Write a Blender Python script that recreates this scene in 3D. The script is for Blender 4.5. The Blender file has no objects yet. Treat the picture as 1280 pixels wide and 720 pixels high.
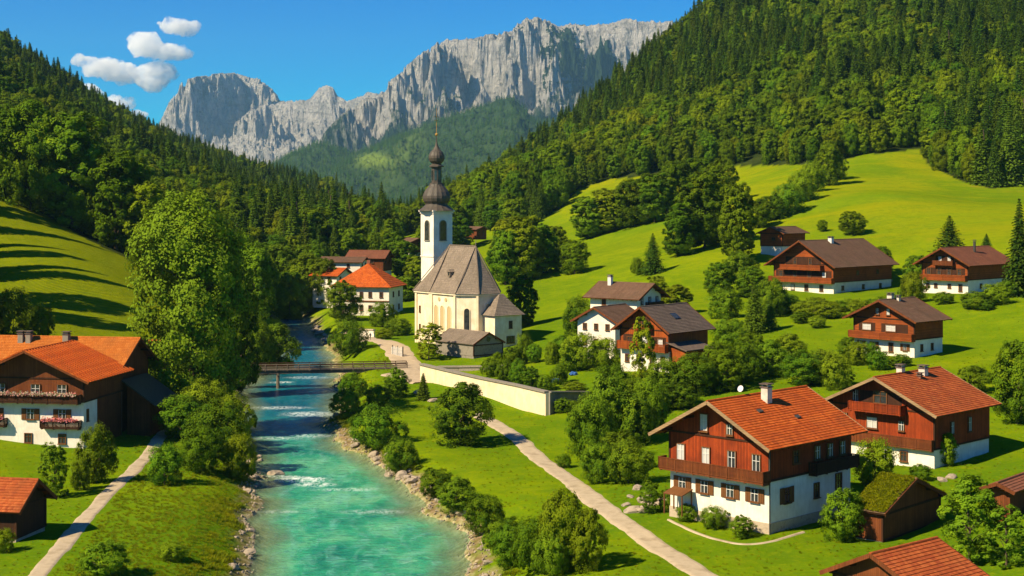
import bpy, bmesh, math, random
import numpy as np
from mathutils import Matrix, Vector
PI = math.pi
rng = np.random.default_rng(7)
random.seed(7)
scene = bpy.context.scene
col = scene.collection
# ------------------------------------------------------------------ camera model
FP, HZ, CZ = 1900.0, 250.0, 38.0        # focal length in px of a 1280 wide picture, horizon row, camera height
S = FP / 1100.0
cam_d = bpy.data.cameras.new('camera'); cam = bpy.data.objects.new('camera', cam_d); col.objects.link(cam)
cam.location = (0, 0, CZ); cam.rotation_euler = (PI / 2, 0, 0)
cam_d.sensor_width = 36.0; cam_d.lens = 36.0 * FP / 1280; cam_d.shift_y = -(360 - HZ) / 1280
cam_d.clip_start = 1.0; cam_d.clip_end = 60000
scene.camera = cam

def at(px, py, D):
    k = D / 1100.0
    return np.array([(px - 640) * k, D * S, CZ - (py - HZ) * k])

# ------------------------------------------------------------------ noise
def _hash(ix, iy, seed):
    h = (ix * 374761393 + iy * 668265263 + seed * 1442695041) & 0x7fffffff
    h = ((h ^ (h >> 13)) * 1274126177) & 0x7fffffff
    return ((h ^ (h >> 16)) & 0xffff) / 65535.0
def vnoise(x, y, seed=0):
    x = np.asarray(x, float); y = np.asarray(y, float)
    ix = np.floor(x).astype(np.int64); iy = np.floor(y).astype(np.int64)
    fx = x - ix; fy = y - iy
    fx = fx * fx * fx * (fx * (fx * 6 - 15) + 10); fy = fy * fy * fy * (fy * (fy * 6 - 15) + 10)
    a = _hash(ix, iy, seed); b = _hash(ix + 1, iy, seed); c = _hash(ix, iy + 1, seed); d = _hash(ix + 1, iy + 1, seed)
    return (a * (1 - fx) + b * fx) * (1 - fy) + (c * (1 - fx) + d * fx) * fy
def fbm(x, y, o=4, seed=0, gain=.5):
    s = 0; a = 1; t = 0
    for i in range(o):
        s = s + a * vnoise(x, y, seed + i * 17); t += a
        x = np.asarray(x) * 2.03 + 13.1; y = np.asarray(y) * 2.03 + 7.7; a *= gain
    return s / t
def ridged(x, y, o=4, seed=0, gain=.5):
    s = 0; a = 1; t = 0
    for i in range(o):
        s = s + a * (1 - np.abs(2 * vnoise(x, y, seed + i * 17) - 1)); t += a
        x = np.asarray(x) * 2.07 + 3.1; y = np.asarray(y) * 2.07 + 9.2; a *= gain
    return s / t
def sstep(a, b, x):
    t = np.clip((np.asarray(x, float) - a) / (b - a), 0, 1)
    return t * t * (3 - 2 * t)

# ------------------------------------------------------------------ terrain
CP = [
 (60,720,82),(30,665,93),(137,558,125),(0,575,118),(190,550,128),(255,520,142),(200,640,98),(0,720,82),(-150,640,100),(120,600,110),
 (0,400,175),(150,415,185),(0,250,235),(165,320,235),(80,330,205),(60,470,150),(190,450,165),(-120,330,205),(-150,430,150),(-300,500,125),
 (100,290,240),(20,250,260),(0,130,450),(0,70,700),(200,185,900),(350,235,1000),(500,278,1150),(200,240,560),(330,300,420),(430,300,600),
 (300,400,220),(330,385,250),(-150,10,600),(-300,100,350),(-300,0,480),(480,300,520),(330,360,300),(250,350,270),(300,370,250),
 (460,392,262),(400,385,282),(440,350,340),(515,330,330),(430,335,345),
 (545,430,197),(640,440,190),(600,420,215),(525,478,169),(685,520,143),(735,505,150),(610,530,140),(450,560,128),(560,600,112),(700,600,110),
 (890,720,82),(640,700,88),(750,720,82),(620,465,165),(680,480,158),(470,425,208),(500,463,179),(500,510,150),
 (962,668,90),(838,632,98),(1063,615,101),(1000,690,86),(1100,685,87),(1175,655,93),(1168,588,108),(1040,565,115),(1235,560,116),(1270,650,88),
 (1280,720,76),(1100,740,76),(760,560,125),(760,480,150),(843,465,155),(775,455,163),(890,452,167),(740,430,175),(690,400,215),(700,450,175),
 (960,470,150),(1050,480,145),(1143,446,160),(1060,432,170),(1190,430,172),(1280,480,140),(1280,380,185),(1000,410,185),(1208,368,208),(1150,365,215),
 (1042,366,226),(965,370,228),(1120,355,240),(955,315,255),(1060,300,270),(1190,310,250),(1280,320,240),(1200,250,310),(1100,240,310),(1100,190,390),
 (1040,215,370),(1280,232,345),(1180,205,380),(880,350,240),(820,310,290),(900,290,300),(960,240,350),(1000,215,390),(950,210,420),(840,222,430),
 (730,232,440),(740,252,420),(700,290,370),(760,300,330),(800,280,340),(730,350,270),(640,350,280),(650,330,330),(600,310,390),(600,285,430),
 (700,219,600),(880,70,600),(1000,-22,620),(560,268,720),(500,290,820),(950,100,520),(1100,60,540),(1280,0,560),(1280,120,430),
 (1500,0,520),(1500,200,350),(1500,350,200),(1500,600,90),(1100,-110,700),(1600,-200,700),(640,218,700),(420,290,760)]
P = np.array([at(*c) for c in CP])
P = np.vstack([P, [[-60, 20, 4], [10, 20, 3], [70, 20, 7], [-140, 60, 9], [130, 60, 12], [-30, 60, 1.5], [-20, 100, 1.5]]])
SC = 100.0
def _phi(r2):
    return 0.5 * r2 * np.log(r2 + 1e-9)
def _tps(P):
    n = len(P); q = P[:, :2] / SC
    r2 = ((q[:, None] - q[None]) ** 2).sum(-1)
    K = _phi(r2) + np.eye(n) * 0.012
    Q = np.hstack([np.ones((n, 1)), q]); A = np.zeros((n + 3, n + 3))
    A[:n, :n] = K; A[:n, n:] = Q; A[n:, :n] = Q.T
    return q, np.linalg.solve(A, np.concatenate([P[:, 2], np.zeros(3)]))
TQ, TW = _tps(P)
# river banks: world X of the left and right water edge as a function of world Y
_ly = [(720,300,89),(650,312,104.5),(600,322,119),(560,308,135),(530,300,149),(500,300,167),(480,305,182),(440,348,220),(410,362,261)]
_ry = [(720,612,89),(650,562,104.5),(600,493,119),(560,440,135),(530,418,149),(500,420,167),(480,425,182),(440,415,220),(410,395,261)]
LB = [(0, -16), (90, -22)] + [((D * S), (x - 640) * D / 1100) for y, x, D in _ly] + [(520, -92), (640, -150), (1400, -420)]
RB = [(0, 30), (90, 12)] + [((D * S), (x - 640) * D / 1100) for y, x, D in _ry] + [(520, -72), (640, -118), (1400, -380)]
LB = np.array(LB); RB = np.array(RB)
def bankL(Y): return np.interp(Y, LB[:, 0], LB[:, 1]) + 2.2 * (vnoise(np.asarray(Y) / 9., 0.3, 3) - .5) + 1.2 * (vnoise(np.asarray(Y) / 3.1, 5.3, 4) - .5)
def bankR(Y): return np.interp(Y, RB[:, 0], RB[:, 1]) + 3.0 * (vnoise(np.asarray(Y) / 8., 7.3, 5) - .5) + 1.6 * (vnoise(np.asarray(Y) / 2.7, 2.3, 6) - .5)
def river_d(X, Y):
    return np.maximum(bankL(Y) - X, X - bankR(Y))
def H0(X, Y):
    X = np.asarray(X, float); Y = np.asarray(Y, float)
    xs = np.clip(X, -560, 560); ys = np.clip(Y, 15, 2100)
    sh = xs.shape; x = xs.ravel() / SC; y = ys.ravel() / SC
    out = np.full(x.shape, TW[-3]) + TW[-2] * x + TW[-1] * y
    for i in range(0, len(x), 60000):
        d2 = (x[i:i + 60000, None] - TQ[None, :, 0]) ** 2 + (y[i:i + 60000, None] - TQ[None, :, 1]) ** 2
        out[i:i + 60000] += _phi(d2) @ TW[:-3]
    return out.reshape(sh)
def H(X, Y):
    X = np.asarray(X, float); Y = np.asarray(Y, float)
    z = H0(X, Y)
    d = river_d(X, Y)
    far = sstep(2150, 2700, Y)
    z = z + (fbm(X / 14., Y / 14., 3, 21) - .5) * .5 + (fbm(X / 3., Y / 3., 2, 22) - .5) * .14
    z = z + (fbm(X / 90., Y / 90., 3, 25) - .5) * 6.0 * sstep(480, 760, Y)
    bed = -.35 - 1.3 * sstep(0, 5, -d)
    w = sstep(-.5, 9.0, d)
    zb = .25 + .25 * np.clip(d, 0, 6) + (fbm(X / 2.2, Y / 2.2, 3, 30) - .5) * .6 * sstep(0, .8, d)
    zz = np.where(d < 0, bed, zb * (1 - w) + np.maximum(z, .6) * w)
    zz = np.where((d > -1.2) & (d < 0), bed * sstep(0, 1.2, -d) + .25 * (1 - sstep(0, 1.2, -d)), zz)
    use = 1 - sstep(470, 600, Y)
    z = zz * use + np.maximum(z, -1) * (1 - use)
    return z * (1 - far) - 2.0 * far
_DS = np.geomspace(50, 1250, 2600)
def ground_at(px, py):
    k = _DS / 1100.
    X = (px - 640) * k; Y = _DS * S; Z = CZ - (py - HZ) * k
    h = H(X, Y)
    i = int(np.argmax(h >= Z))
    if h[i] < Z[i]: i = len(_DS) - 1
    return X[i], Y[i], h[i], _DS[i]
def h1(x, y): return float(H(np.array([x]), np.array([y]))[0])

# ------------------------------------------------------------------ objects, tags
def link(o, parent=None):
    col.objects.link(o)
    if parent is not None: o.parent = parent
    return o
def tag(o, label=None, cat=None, group=None, kind=None):
    if label: o['label'] = label
    if cat: o['category'] = cat
    if group: o['group'] = group
    if kind: o['kind'] = kind
    return o
def empty(name, loc, rz=0, label=None, cat=None, group=None):
    o = bpy.data.objects.new(name, None); o.empty_display_size = .5
    o.location = loc; o.rotation_euler = (0, 0, rz); link(o)
    return tag(o, label, cat, group)
def mesh_np(name, V, F, mats, attrs=None, midx=None, smooth=False):
    """F: (M,4) or (M,3) int array"""
    V = np.asarray(V, np.float32); F = np.asarray(F, np.int32)
    me = bpy.data.meshes.new(name)
    n = F.shape[1]
    me.vertices.add(len(V)); me.vertices.foreach_set('co', V.ravel())
    me.loops.add(F.size); me.loops.foreach_set('vertex_index', F.ravel())
    me.polygons.add(len(F)); me.polygons.foreach_set('loop_start', np.arange(0, F.size, n, dtype=np.int32))
    me.polygons.foreach_set('loop_total', np.full(len(F), n, np.int32))
    if midx is not None: me.polygons.foreach_set('material_index', np.asarray(midx, np.int32))
    if smooth: me.polygons.foreach_set('use_smooth', np.ones(len(F), bool))
    for m in mats: me.materials.append(m)
    for k, a in (attrs or {}).items():
        a = np.asarray(a, np.float32)
        at_ = me.attributes.new(k, 'FLOAT', 'POINT'); at_.data.foreach_set('value', a)
    me.update(calc_edges=True)
    return me

class MB:
    def __init__(s): s.v = []; s.f = []; s.m = []
    def add(s, vs, fs, mi=0):
        b = len(s.v); s.v += [tuple(map(float, p)) for p in vs]
        for f in fs: s.f.append([b + i for i in f]); s.m.append(mi)
        return s
    def box(s, c, d, rz=0, mi=0, M=None):
        x, y, z = d[0] / 2, d[1] / 2, d[2] / 2
        ps = [Vector((sx * x, sy * y, sz * z)) for sz in (-1, 1) for sy in (-1, 1) for sx in (-1, 1)]
        R = M if M is not None else Matrix.Rotation(rz, 3, 'Z')
        ps = [R @ p + Vector(c) for p in ps]
        return s.add(ps, [(0, 2, 3, 1), (4, 5, 7, 6), (0, 1, 5, 4), (2, 6, 7, 3), (0, 4, 6, 2), (1, 3, 7, 5)], mi)
    def bar(s, a, b, w, h, mi=0, up=(0, 0, 1)):
        a = Vector(a); b = Vector(b); d = (b - a); L = d.length; d.normalize()
        u = Vector(up); sd = d.cross(u)
        if sd.length < 1e-4: sd = Vector((1, 0, 0))
        sd.normalize(); u = sd.cross(d)
        M = Matrix((d, sd, u)).transposed()
        return s.box((a + b) / 2, (L, w, h), M=M, mi=mi)
    def tube(s, pts, rs, n=7, cap=True, mi=0):
        pts = [Vector(p) for p in pts]; rings = []
        vs = []; fs = []
        for i, p in enumerate(pts):
            d = (pts[min(i + 1, len(pts) - 1)] - pts[max(i - 1, 0)]).normalized()
            a = d.cross(Vector((0, 1, 0.001)) if abs(d.y) < .9 else Vector((1, 0, 0))).normalized(); b = d.cross(a)
            for k in range(n):
                t = 2 * PI * k / n
                vs.append(p + (a * math.cos(t) + b * math.sin(t)) * rs[i])
        for i in range(len(pts) - 1):
            for k in range(n):
                fs.append((i * n + k, (i + 1) * n + k, (i + 1) * n + (k + 1) % n, i * n + (k + 1) % n))
        if cap:
            fs.append(tuple(range(n))); fs.append(tuple((len(pts) - 1) * n + k for k in reversed(range(n))))
        return s.add(vs, fs, mi)
    def lathe(s, prof, n=20, mi=0, c=(0, 0), rot=0, ribs=0, ribamp=0):
        vs = []; fs = []
        for r, z in prof:
            for k in range(n):
                t = 2 * PI * k / n + rot
                rr = r * (1 + (ribamp if (ribs and k % 2) else 0))
                vs.append((c[0] + rr * math.cos(t), c[1] + rr * math.sin(t), z))
        for i in range(len(prof) - 1):
            for k in range(n):
                fs.append((i * n + k, i * n + (k + 1) % n, (i + 1) * n + (k + 1) % n, (i + 1) * n + k))
        fs.append(tuple(reversed(range(n)))); fs.append(tuple((len(prof) - 1) * n + k for k in range(n)))
        return s.add(vs, fs, mi)
    def prism(s, poly, z0, z1, mi=0):
        n = len(poly)
        vs = [(p[0], p[1], z0) for p in poly] + [(p[0], p[1], z1) for p in poly]
        fs = [(i, (i + 1) % n, n + (i + 1) % n, n + i) for i in range(n)] + [tuple(reversed(range(n))), tuple(range(n, 2 * n))]
        return s.add(vs, fs, mi)
    def prism_y(s, poly, y0, y1, mi=0):          # poly in x,z (counter-clockwise seen from -y)
        n = len(poly)
        vs = [(p[0], y0, p[1]) for p in poly] + [(p[0], y1, p[1]) for p in poly]
        fs = [((i + 1) % n, i, n + i, n + (i + 1) % n) for i in range(n)] + [tuple(range(n)), tuple(reversed(range(n, 2 * n)))]
        return s.add(vs, fs, mi)
    def mesh(s, name, mats, bevel=0):
        me = bpy.data.meshes.new(name); me.from_pydata(s.v, [], s.f)
        if not isinstance(mats, (list, tuple)): mats = [mats]
        for m in mats: me.materials.append(m)
        me.polygons.foreach_set('material_index', s.m)
        bm = bmesh.new(); bm.from_mesh(me)
        bmesh.ops.recalc_face_normals(bm, faces=bm.faces)
        uvl = bm.loops.layers.uv.new('UVMap')
        for f in bm.faces:
            n = f.normal
            if abs(n.z) > .999: t = Vector((1, 0, 0)); b = Vector((0, 1, 0))
            else: t = Vector((0, 0, 1)).cross(n).normalized(); b = n.cross(t)
            for l in f.loops: l[uvl].uv = (l.vert.co.dot(t), l.vert.co.dot(b))
        bm.to_mesh(me); bm.free()
        return me
    def obj(s, name, mats, parent=None, loc=(0, 0, 0), rz=0):
        o = bpy.data.objects.new(name, s.mesh(name, mats)); o.location = loc; o.rotation_euler = (0, 0, rz)
        return link(o, parent)
HAZE = 3.2e-5; SUN_EL = 43; SKY_SAT = 1.6; SKY_HUE = .5; SKY_STR = .072; SKY_TINT = (.03, .74, 1.0, 1); SUN_E = 5.0; EXPO = .86
# ------------------------------------------------------------------ materials
class G:
    def __init__(s, name):
        s.m = bpy.data.materials.new(name); s.m.use_nodes = True; s.t = s.m.node_tree; s.t.nodes.clear()
        s.out = s.t.nodes.new('ShaderNodeOutputMaterial')
    def n(s, typ, ins=None, **kw):
        nd = s.t.nodes.new('ShaderNode' + typ)
        for k, v in kw.items(): setattr(nd, k, v)
        for k, v in (ins or {}).items():
            if isinstance(v, bpy.types.NodeSocket): s.t.links.new(v, nd.inputs[k])
            else:
                if isinstance(v, tuple) and len(v) == 3 and nd.inputs[k].type == 'RGBA': v = v + (1,)
                nd.inputs[k].default_value = v
        return nd
    def noise(s, vec, sc, det=4, rough=.55, dist=0, out=0):
        return s.n('TexNoise', {'Vector': vec, 'Scale': sc, 'Detail': det, 'Roughness': rough, 'Distortion': dist}).outputs[out]
    def ramp(s, f, stops, interp='LINEAR'):
        r = s.n('ValToRGB', {'Fac': f}); r.color_ramp.interpolation = interp
        e = r.color_ramp.elements
        while len(e) < len(stops): e.new(.5)
        for i, (p, c) in enumerate(stops):
            e[i].position = p; e[i].color = (c if isinstance(c, tuple) else (c, c, c)) + (1,)
        return r.outputs[0]
    def mix(s, f, a, b, mode='MIX'):
        nd = s.n('Mix', data_type='RGBA', blend_type=mode)
        for idx, v in ((0, f), (6, a), (7, b)):
            if isinstance(v, bpy.types.NodeSocket): s.t.links.new(v, nd.inputs[idx])
            else: nd.inputs[idx].default_value = v if idx == 0 else v + (1,)
        return nd.outputs[2]
    def math(s, op, a, b=0, c=0, clamp=False):
        nd = s.n('Math', operation=op, use_clamp=clamp)
        for i, v in enumerate((a, b, c)):
            if isinstance(v, bpy.types.NodeSocket): s.t.links.new(v, nd.inputs[i])
            else: nd.inputs[i].default_value = v
        return nd.outputs[0]
    def coord(s, o='Object'): return s.n('TexCoord').outputs[o]
    def mapv(s, v, sc=(1, 1, 1), rot=(0, 0, 0)): return s.n('Mapping', {'Vector': v, 'Scale': sc, 'Rotation': rot}).outputs[0]
    def attr(s, name): return s.n('Attribute', attribute_name=name).outputs['Fac']
    def rnd(s): return s.n('ObjectInfo').outputs['Random']
    def bump(s, h, st=.3, dist=.1): return s.n('Bump', {'Height': h, 'Strength': st, 'Distance': dist}).outputs[0]
    def pbr(s, color, rough=.8, bump=None, spec=.3, **kw):
        ins = {'Base Color': color, 'Roughness': rough, 'Specular IOR Level': spec}
        if bump is not None: ins['Normal'] = bump
        ins.update(kw)
        p = s.n('BsdfPrincipled', ins); s.t.links.new(p.outputs[0], s.out.inputs[0]); return s.m
    def surf(s, sh): s.t.links.new(sh, s.out.inputs[0]); return s.m

MAT = {}
def noisy(name, c1, c2, sc=1.5, rough=.85, bs=0, bsc=6, stretch=(1, 1, 1), c3=None, spec=.25):
    g = G(name); v = g.mapv(g.coord(), stretch)
    n = g.noise(v, sc, 5, .62)
    stops = [(.32, c1), (.68, c2)] if c3 is None else [(.28, c1), (.5, c2), (.72, c3)]
    c = g.ramp(n, stops)
    b = g.bump(g.noise(v, bsc, 4, .6), bs, .05) if bs else None
    MAT[name] = g.pbr(c, rough, b, spec); return MAT[name]
def plaster(name, c, dirt, stone=False):
    g = G(name); v = g.coord(); uv = g.coord('UV')
    n = g.noise(v, .55, 6, .65)
    st = g.noise(g.mapv(uv, (2.2, .25, 1)), 1.5, 4, .6)
    f = g.math('MULTIPLY', g.ramp(n, [(.35, 0.), (.75, 1.)]), .8)
    f2 = g.math('MULTIPLY', g.ramp(st, [(.48, 0.), (.75, 1.)]), .6)
    cc = g.mix(f, c, dirt); cc = g.mix(f2, cc, dirt)
    MAT[name] = g.pbr(cc, .9, g.bump(g.noise(v, 9, 4, .6), .25, .04), .2); return MAT[name]
def planks(name, c1, c2, c3, w=.2, vertical=True):
    g = G(name); uv = g.coord('UV')
    x = g.n('SeparateXYZ', {0: uv})
    a = x.outputs[0] if vertical else x.outputs[1]
    cell = g.math('FLOOR', g.math('DIVIDE', a, w))
    wn = g.n('TexWhiteNoise', {'W': cell}, noise_dimensions='1D').outputs[0]
    fr = g.math('FRACT', g.math('DIVIDE', a, w))
    grain = g.noise(g.mapv(uv, (9, .7, 1) if vertical else (.7, 9, 1)), 1.6, 5, .65)
    weather = g.noise(g.coord(), .5, 4, .6)
    c = g.mix(wn, c1, c2); c = g.mix(g.math('MULTIPLY', g.ramp(grain, [(.4, 0.), (.72, 1.)]), .6), c, c3)
    c = g.mix(g.math('MULTIPLY', g.ramp(weather, [(.42, 0.), (.7, 1.)]), .55), c, c3)
    gap = g.ramp(fr, [(0., 0.), (.07, 1.), (.93, 1.), (1., 0.)])
    h = g.math('ADD', gap, g.math('MULTIPLY', grain, .4))
    MAT[name] = g.pbr(g.mix(g.ramp(fr, [(0., 1.), (.06, 0.), (.94, 0.), (1., 1.)]), c, tuple(q * .25 for q in c3)), .8, g.bump(h, .6, .04), .12)
    return MAT[name]
def tiles(name, c1, c2, c3, tw=.3, th=.36, moss=(.16, .13, .05), mossf=.35, rib=.5):
    g = G(name); uv = g.coord('UV'); x = g.n('SeparateXYZ', {0: uv})
    row = g.math('FLOOR', g.math('DIVIDE', x.outputs[1], th))
    off = g.math('MULTIPLY', g.math('MODULO', row, 2), .5)
    u = g.math('ADD', g.math('DIVIDE', x.outputs[0], tw), off)
    cv = g.n('CombineXYZ', {0: g.math('FLOOR', u), 1: row}).outputs[0]
    wn = g.n('TexWhiteNoise', {'Vector': cv}, noise_dimensions='3D').outputs[0]
    c = g.ramp(wn, [(0., c1), (.5, c2), (1., c3)])
    rn = g.n('TexWhiteNoise', {'W': row}, noise_dimensions='1D').outputs[0]
    c = g.mix(g.math('MULTIPLY', rn, .35), c, c1)
    ms = g.noise(g.coord(), .35, 6, .68)
    c = g.mix(g.math('MULTIPLY', g.ramp(ms, [(.45, 0.), (.75, 1.)]), mossf), c, moss)
    st = g.noise(g.mapv(uv, (1.3, .12, 1)), 1.2, 4, .6)
    c = g.mix(g.math('MULTIPLY', g.ramp(st, [(.5, 0.), (.78, 1.)]), mossf), c, tuple(q * .55 for q in c1))
    fr = g.math('FRACT', u); prof = g.math('SINE', g.math('MULTIPLY', fr, PI))
    frv = g.math('FRACT', g.math('DIVIDE', x.outputs[1], th))
    h = g.math('ADD', g.math('MULTIPLY', prof, rib), g.math('MULTIPLY', g.math('SUBTRACT', 1.0, frv), .5))
    MAT[name] = g.pbr(c, .85, g.bump(h, .7, .06), .12); return MAT[name]

plaster('white_plaster', (.82, .77, .67), (.60, .53, .42))
plaster('church_plaster', (.82, .74, .56), (.60, .46, .26))
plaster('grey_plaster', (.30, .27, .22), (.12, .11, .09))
plaster('wall_plaster', (.80, .68, .47), (.55, .43, .27))
planks('red_wood', (.38, .060, .013), (.22, .034, .009), (.095, .020, .007), .19)
planks('brown_wood', (.22, .066, .02), (.15, .043, .014), (.075, .024, .01), .2)
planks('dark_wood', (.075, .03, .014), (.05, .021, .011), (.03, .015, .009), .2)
planks('log_wood', (.36, .084, .017), (.24, .053, .012), (.105, .028, .009), .24, False)
planks('orange_wood', (.42, .10, .018), (.28, .06, .013), (.13, .032, .010), .2)
planks('pale_wood', (.38, .25, .13), (.30, .19, .10), (.17, .11, .06), .25, False)
planks('grey_wood', (.22, .18, .13), (.16, .13, .10), (.08, .065, .05), .22)
planks('shutter_wood', (.20, .085, .028), (.165, .068, .023), (.1, .04, .016), .3)
tiles('orange_tile', (.33, .058, .010), (.45, .088, .012), (.54, .125, .02), .32, .38, (.17, .055, .018), .45)
tiles('red_tile', (.26, .052, .016), (.36, .082, .02), (.44, .12, .032), .32, .38, (.14, .055, .02), .5)
tiles('amber_tile', (.40, .11, .016), (.47, .14, .022), (.53, .18, .035), .28, .38, (.22, .085, .025), .5, 1.)
tiles('brown_tile', (.125, .07, .045), (.155, .088, .056), (.185, .11, .072), .3, .34, (.09, .07, .04), .5)
tiles('slate_tile', (.10, .075, .062), (.125, .093, .075), (.15, .112, .09), .3, .34, (.08, .065, .05), .5)
tiles('maroon_tile', (.17, .062, .035), (.21, .08, .045), (.25, .1, .055), .3, .34, (.12, .06, .035), .5)
tiles('shingle', (.17, .135, .105), (.215, .17, .13), (.27, .215, .165), .22, .3, (.10, .085, .06), .55, .3)
noisy('stone_base', (.30, .23, .16), (.46, .38, .28), 2.2, .9, .6, 5, c3=(.38, .29, .19))
noisy('stone_wall', (.12, .105, .085), (.25, .22, .18), 1.6, .9, .6, 4, c3=(.17, .15, .12))
noisy('rock', (.13, .105, .075), (.33, .27, .20), 1.3, .9, .6, 3, c3=(.22, .18, .13))
noisy('chimney_plaster', (.62, .58, .5), (.45, .4, .33), 1.5, .9, .2)
noisy('brick', (.24, .10, .06), (.16, .07, .045), 3, .9, .3)
noisy('dark_metal', (.035, .033, .03), (.07, .065, .06), 4, .5)
noisy('copper_dark', (.030, .026, .022), (.075, .060, .045), 1.4, .6, .2, 4, (1, 1, .3), c3=(.045, .037, .030), spec=.4)
noisy('path_gravel', (.33, .26, .165), (.43, .35, .235), .5, .95, .4, 7, c3=(.26, .20, .12))
noisy('weathered_wood', (.11, .085, .06), (.22, .18, .13), 2.5, .9, .2, 5, (.3, 3, 3))
noisy('pavement', (.35, .27, .175), (.45, .355, .24), .7, .95, .3, 8)
noisy('bark', (.06, .042, .028), (.13, .095, .065), 3, .95, .5, 6, (1, 1, .3))
noisy('soil', (.10, .06, .03), (.17, .11, .06), 1.5, .95, .4)
noisy('white_paint', (.72, .70, .66), (.6, .58, .53), 2, .7)
noisy('blue_fabric', (.02, .08, .28), (.035, .12, .36), 3, .7, .3)
noisy('gold', (.45, .27, .06), (.30, .17, .04), 3, .4)
noisy('cloth_dark', (.03, .03, .035), (.05, .048, .05), 5, .9)
noisy('skin', (.45, .27, .19), (.5, .3, .21), 5, .6)
def _glass():
    g = G('window_glass')
    n = g.noise(g.coord(), 1.1, 3)
    MAT['window_glass'] = g.pbr(g.ramp(n, [(.35, (.012, .016, .02)), (.7, (.05, .055, .055))]), .08, None, .6)
    g = G('curtain')
    x = g.n('SeparateXYZ', {0: g.coord('UV')})
    w = g.math('SINE', g.math('MULTIPLY', x.outputs[0], 55))
    MAT['curtain'] = g.pbr(g.mix(g.noise(g.coord(), 2, 3), (.42, .42, .40), (.6, .58, .52)), .5, g.bump(w, .4, .03), .5)
_glass()
def _leaf(name, base, warm, dark, trans=.28):
    g = G(name)
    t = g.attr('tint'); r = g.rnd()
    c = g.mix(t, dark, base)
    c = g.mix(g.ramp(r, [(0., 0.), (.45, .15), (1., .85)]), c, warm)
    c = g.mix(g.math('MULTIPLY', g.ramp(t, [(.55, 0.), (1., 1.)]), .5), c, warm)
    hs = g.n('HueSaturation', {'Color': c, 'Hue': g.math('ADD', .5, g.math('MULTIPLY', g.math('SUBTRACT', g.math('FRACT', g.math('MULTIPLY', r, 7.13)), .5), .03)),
                               'Value': g.math('ADD', .78, g.math('MULTIPLY', g.math('FRACT', g.math('MULTIPLY', r, 3.7)), .5))}).outputs[0]
    d = g.n('BsdfDiffuse', {'Color': hs}).outputs[0]
    tr = g.n('BsdfTranslucent', {'Color': g.mix(.35, hs, (.22, .30, .02))}).outputs[0]
    m = g.n('MixShader', {0: trans, 1: d, 2: tr}).outputs[0]
    gl = g.n('BsdfGlossy', {'Color': (.5, .5, .3), 'Roughness': .5}).outputs[0]
    fr = g.n('Fresnel', {'IOR': 1.25}).outputs[0]
    MAT[name] = g.surf(g.n('MixShader', {0: g.math('MULTIPLY', fr, .06), 1: m, 2: gl}).outputs[0])
_leaf('leaf_broad', (.125, .225, .008), (.22, .275, .007), (.048, .115, .008), .32)
_leaf('leaf_shrub', (.13, .235, .010), (.22, .285, .009), (.052, .130, .009), .32)
_leaf('leaf_conifer', (.052, .115, .010), (.105, .16, .010), (.017, .050, .007), .2)
_leaf('leaf_far', (.055, .145, .018), (.11, .19, .018), (.022, .075, .014), .2)
_leaf('grass_blade', (.185, .245, .004), (.30, .28, .005), (.125, .185, .004), .45)
_leaf('leaf_big', (.092, .185, .010), (.165, .24, .011), (.030, .088, .008), .2)
_leaf('flower_red', (.55, .04, .05), (.7, .25, .35), (.62, .50, .45), .3)
_leaf('flower_pale', (.85, .70, .68), (.75, .12, .14), (.14, .26, .04), .3)

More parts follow.
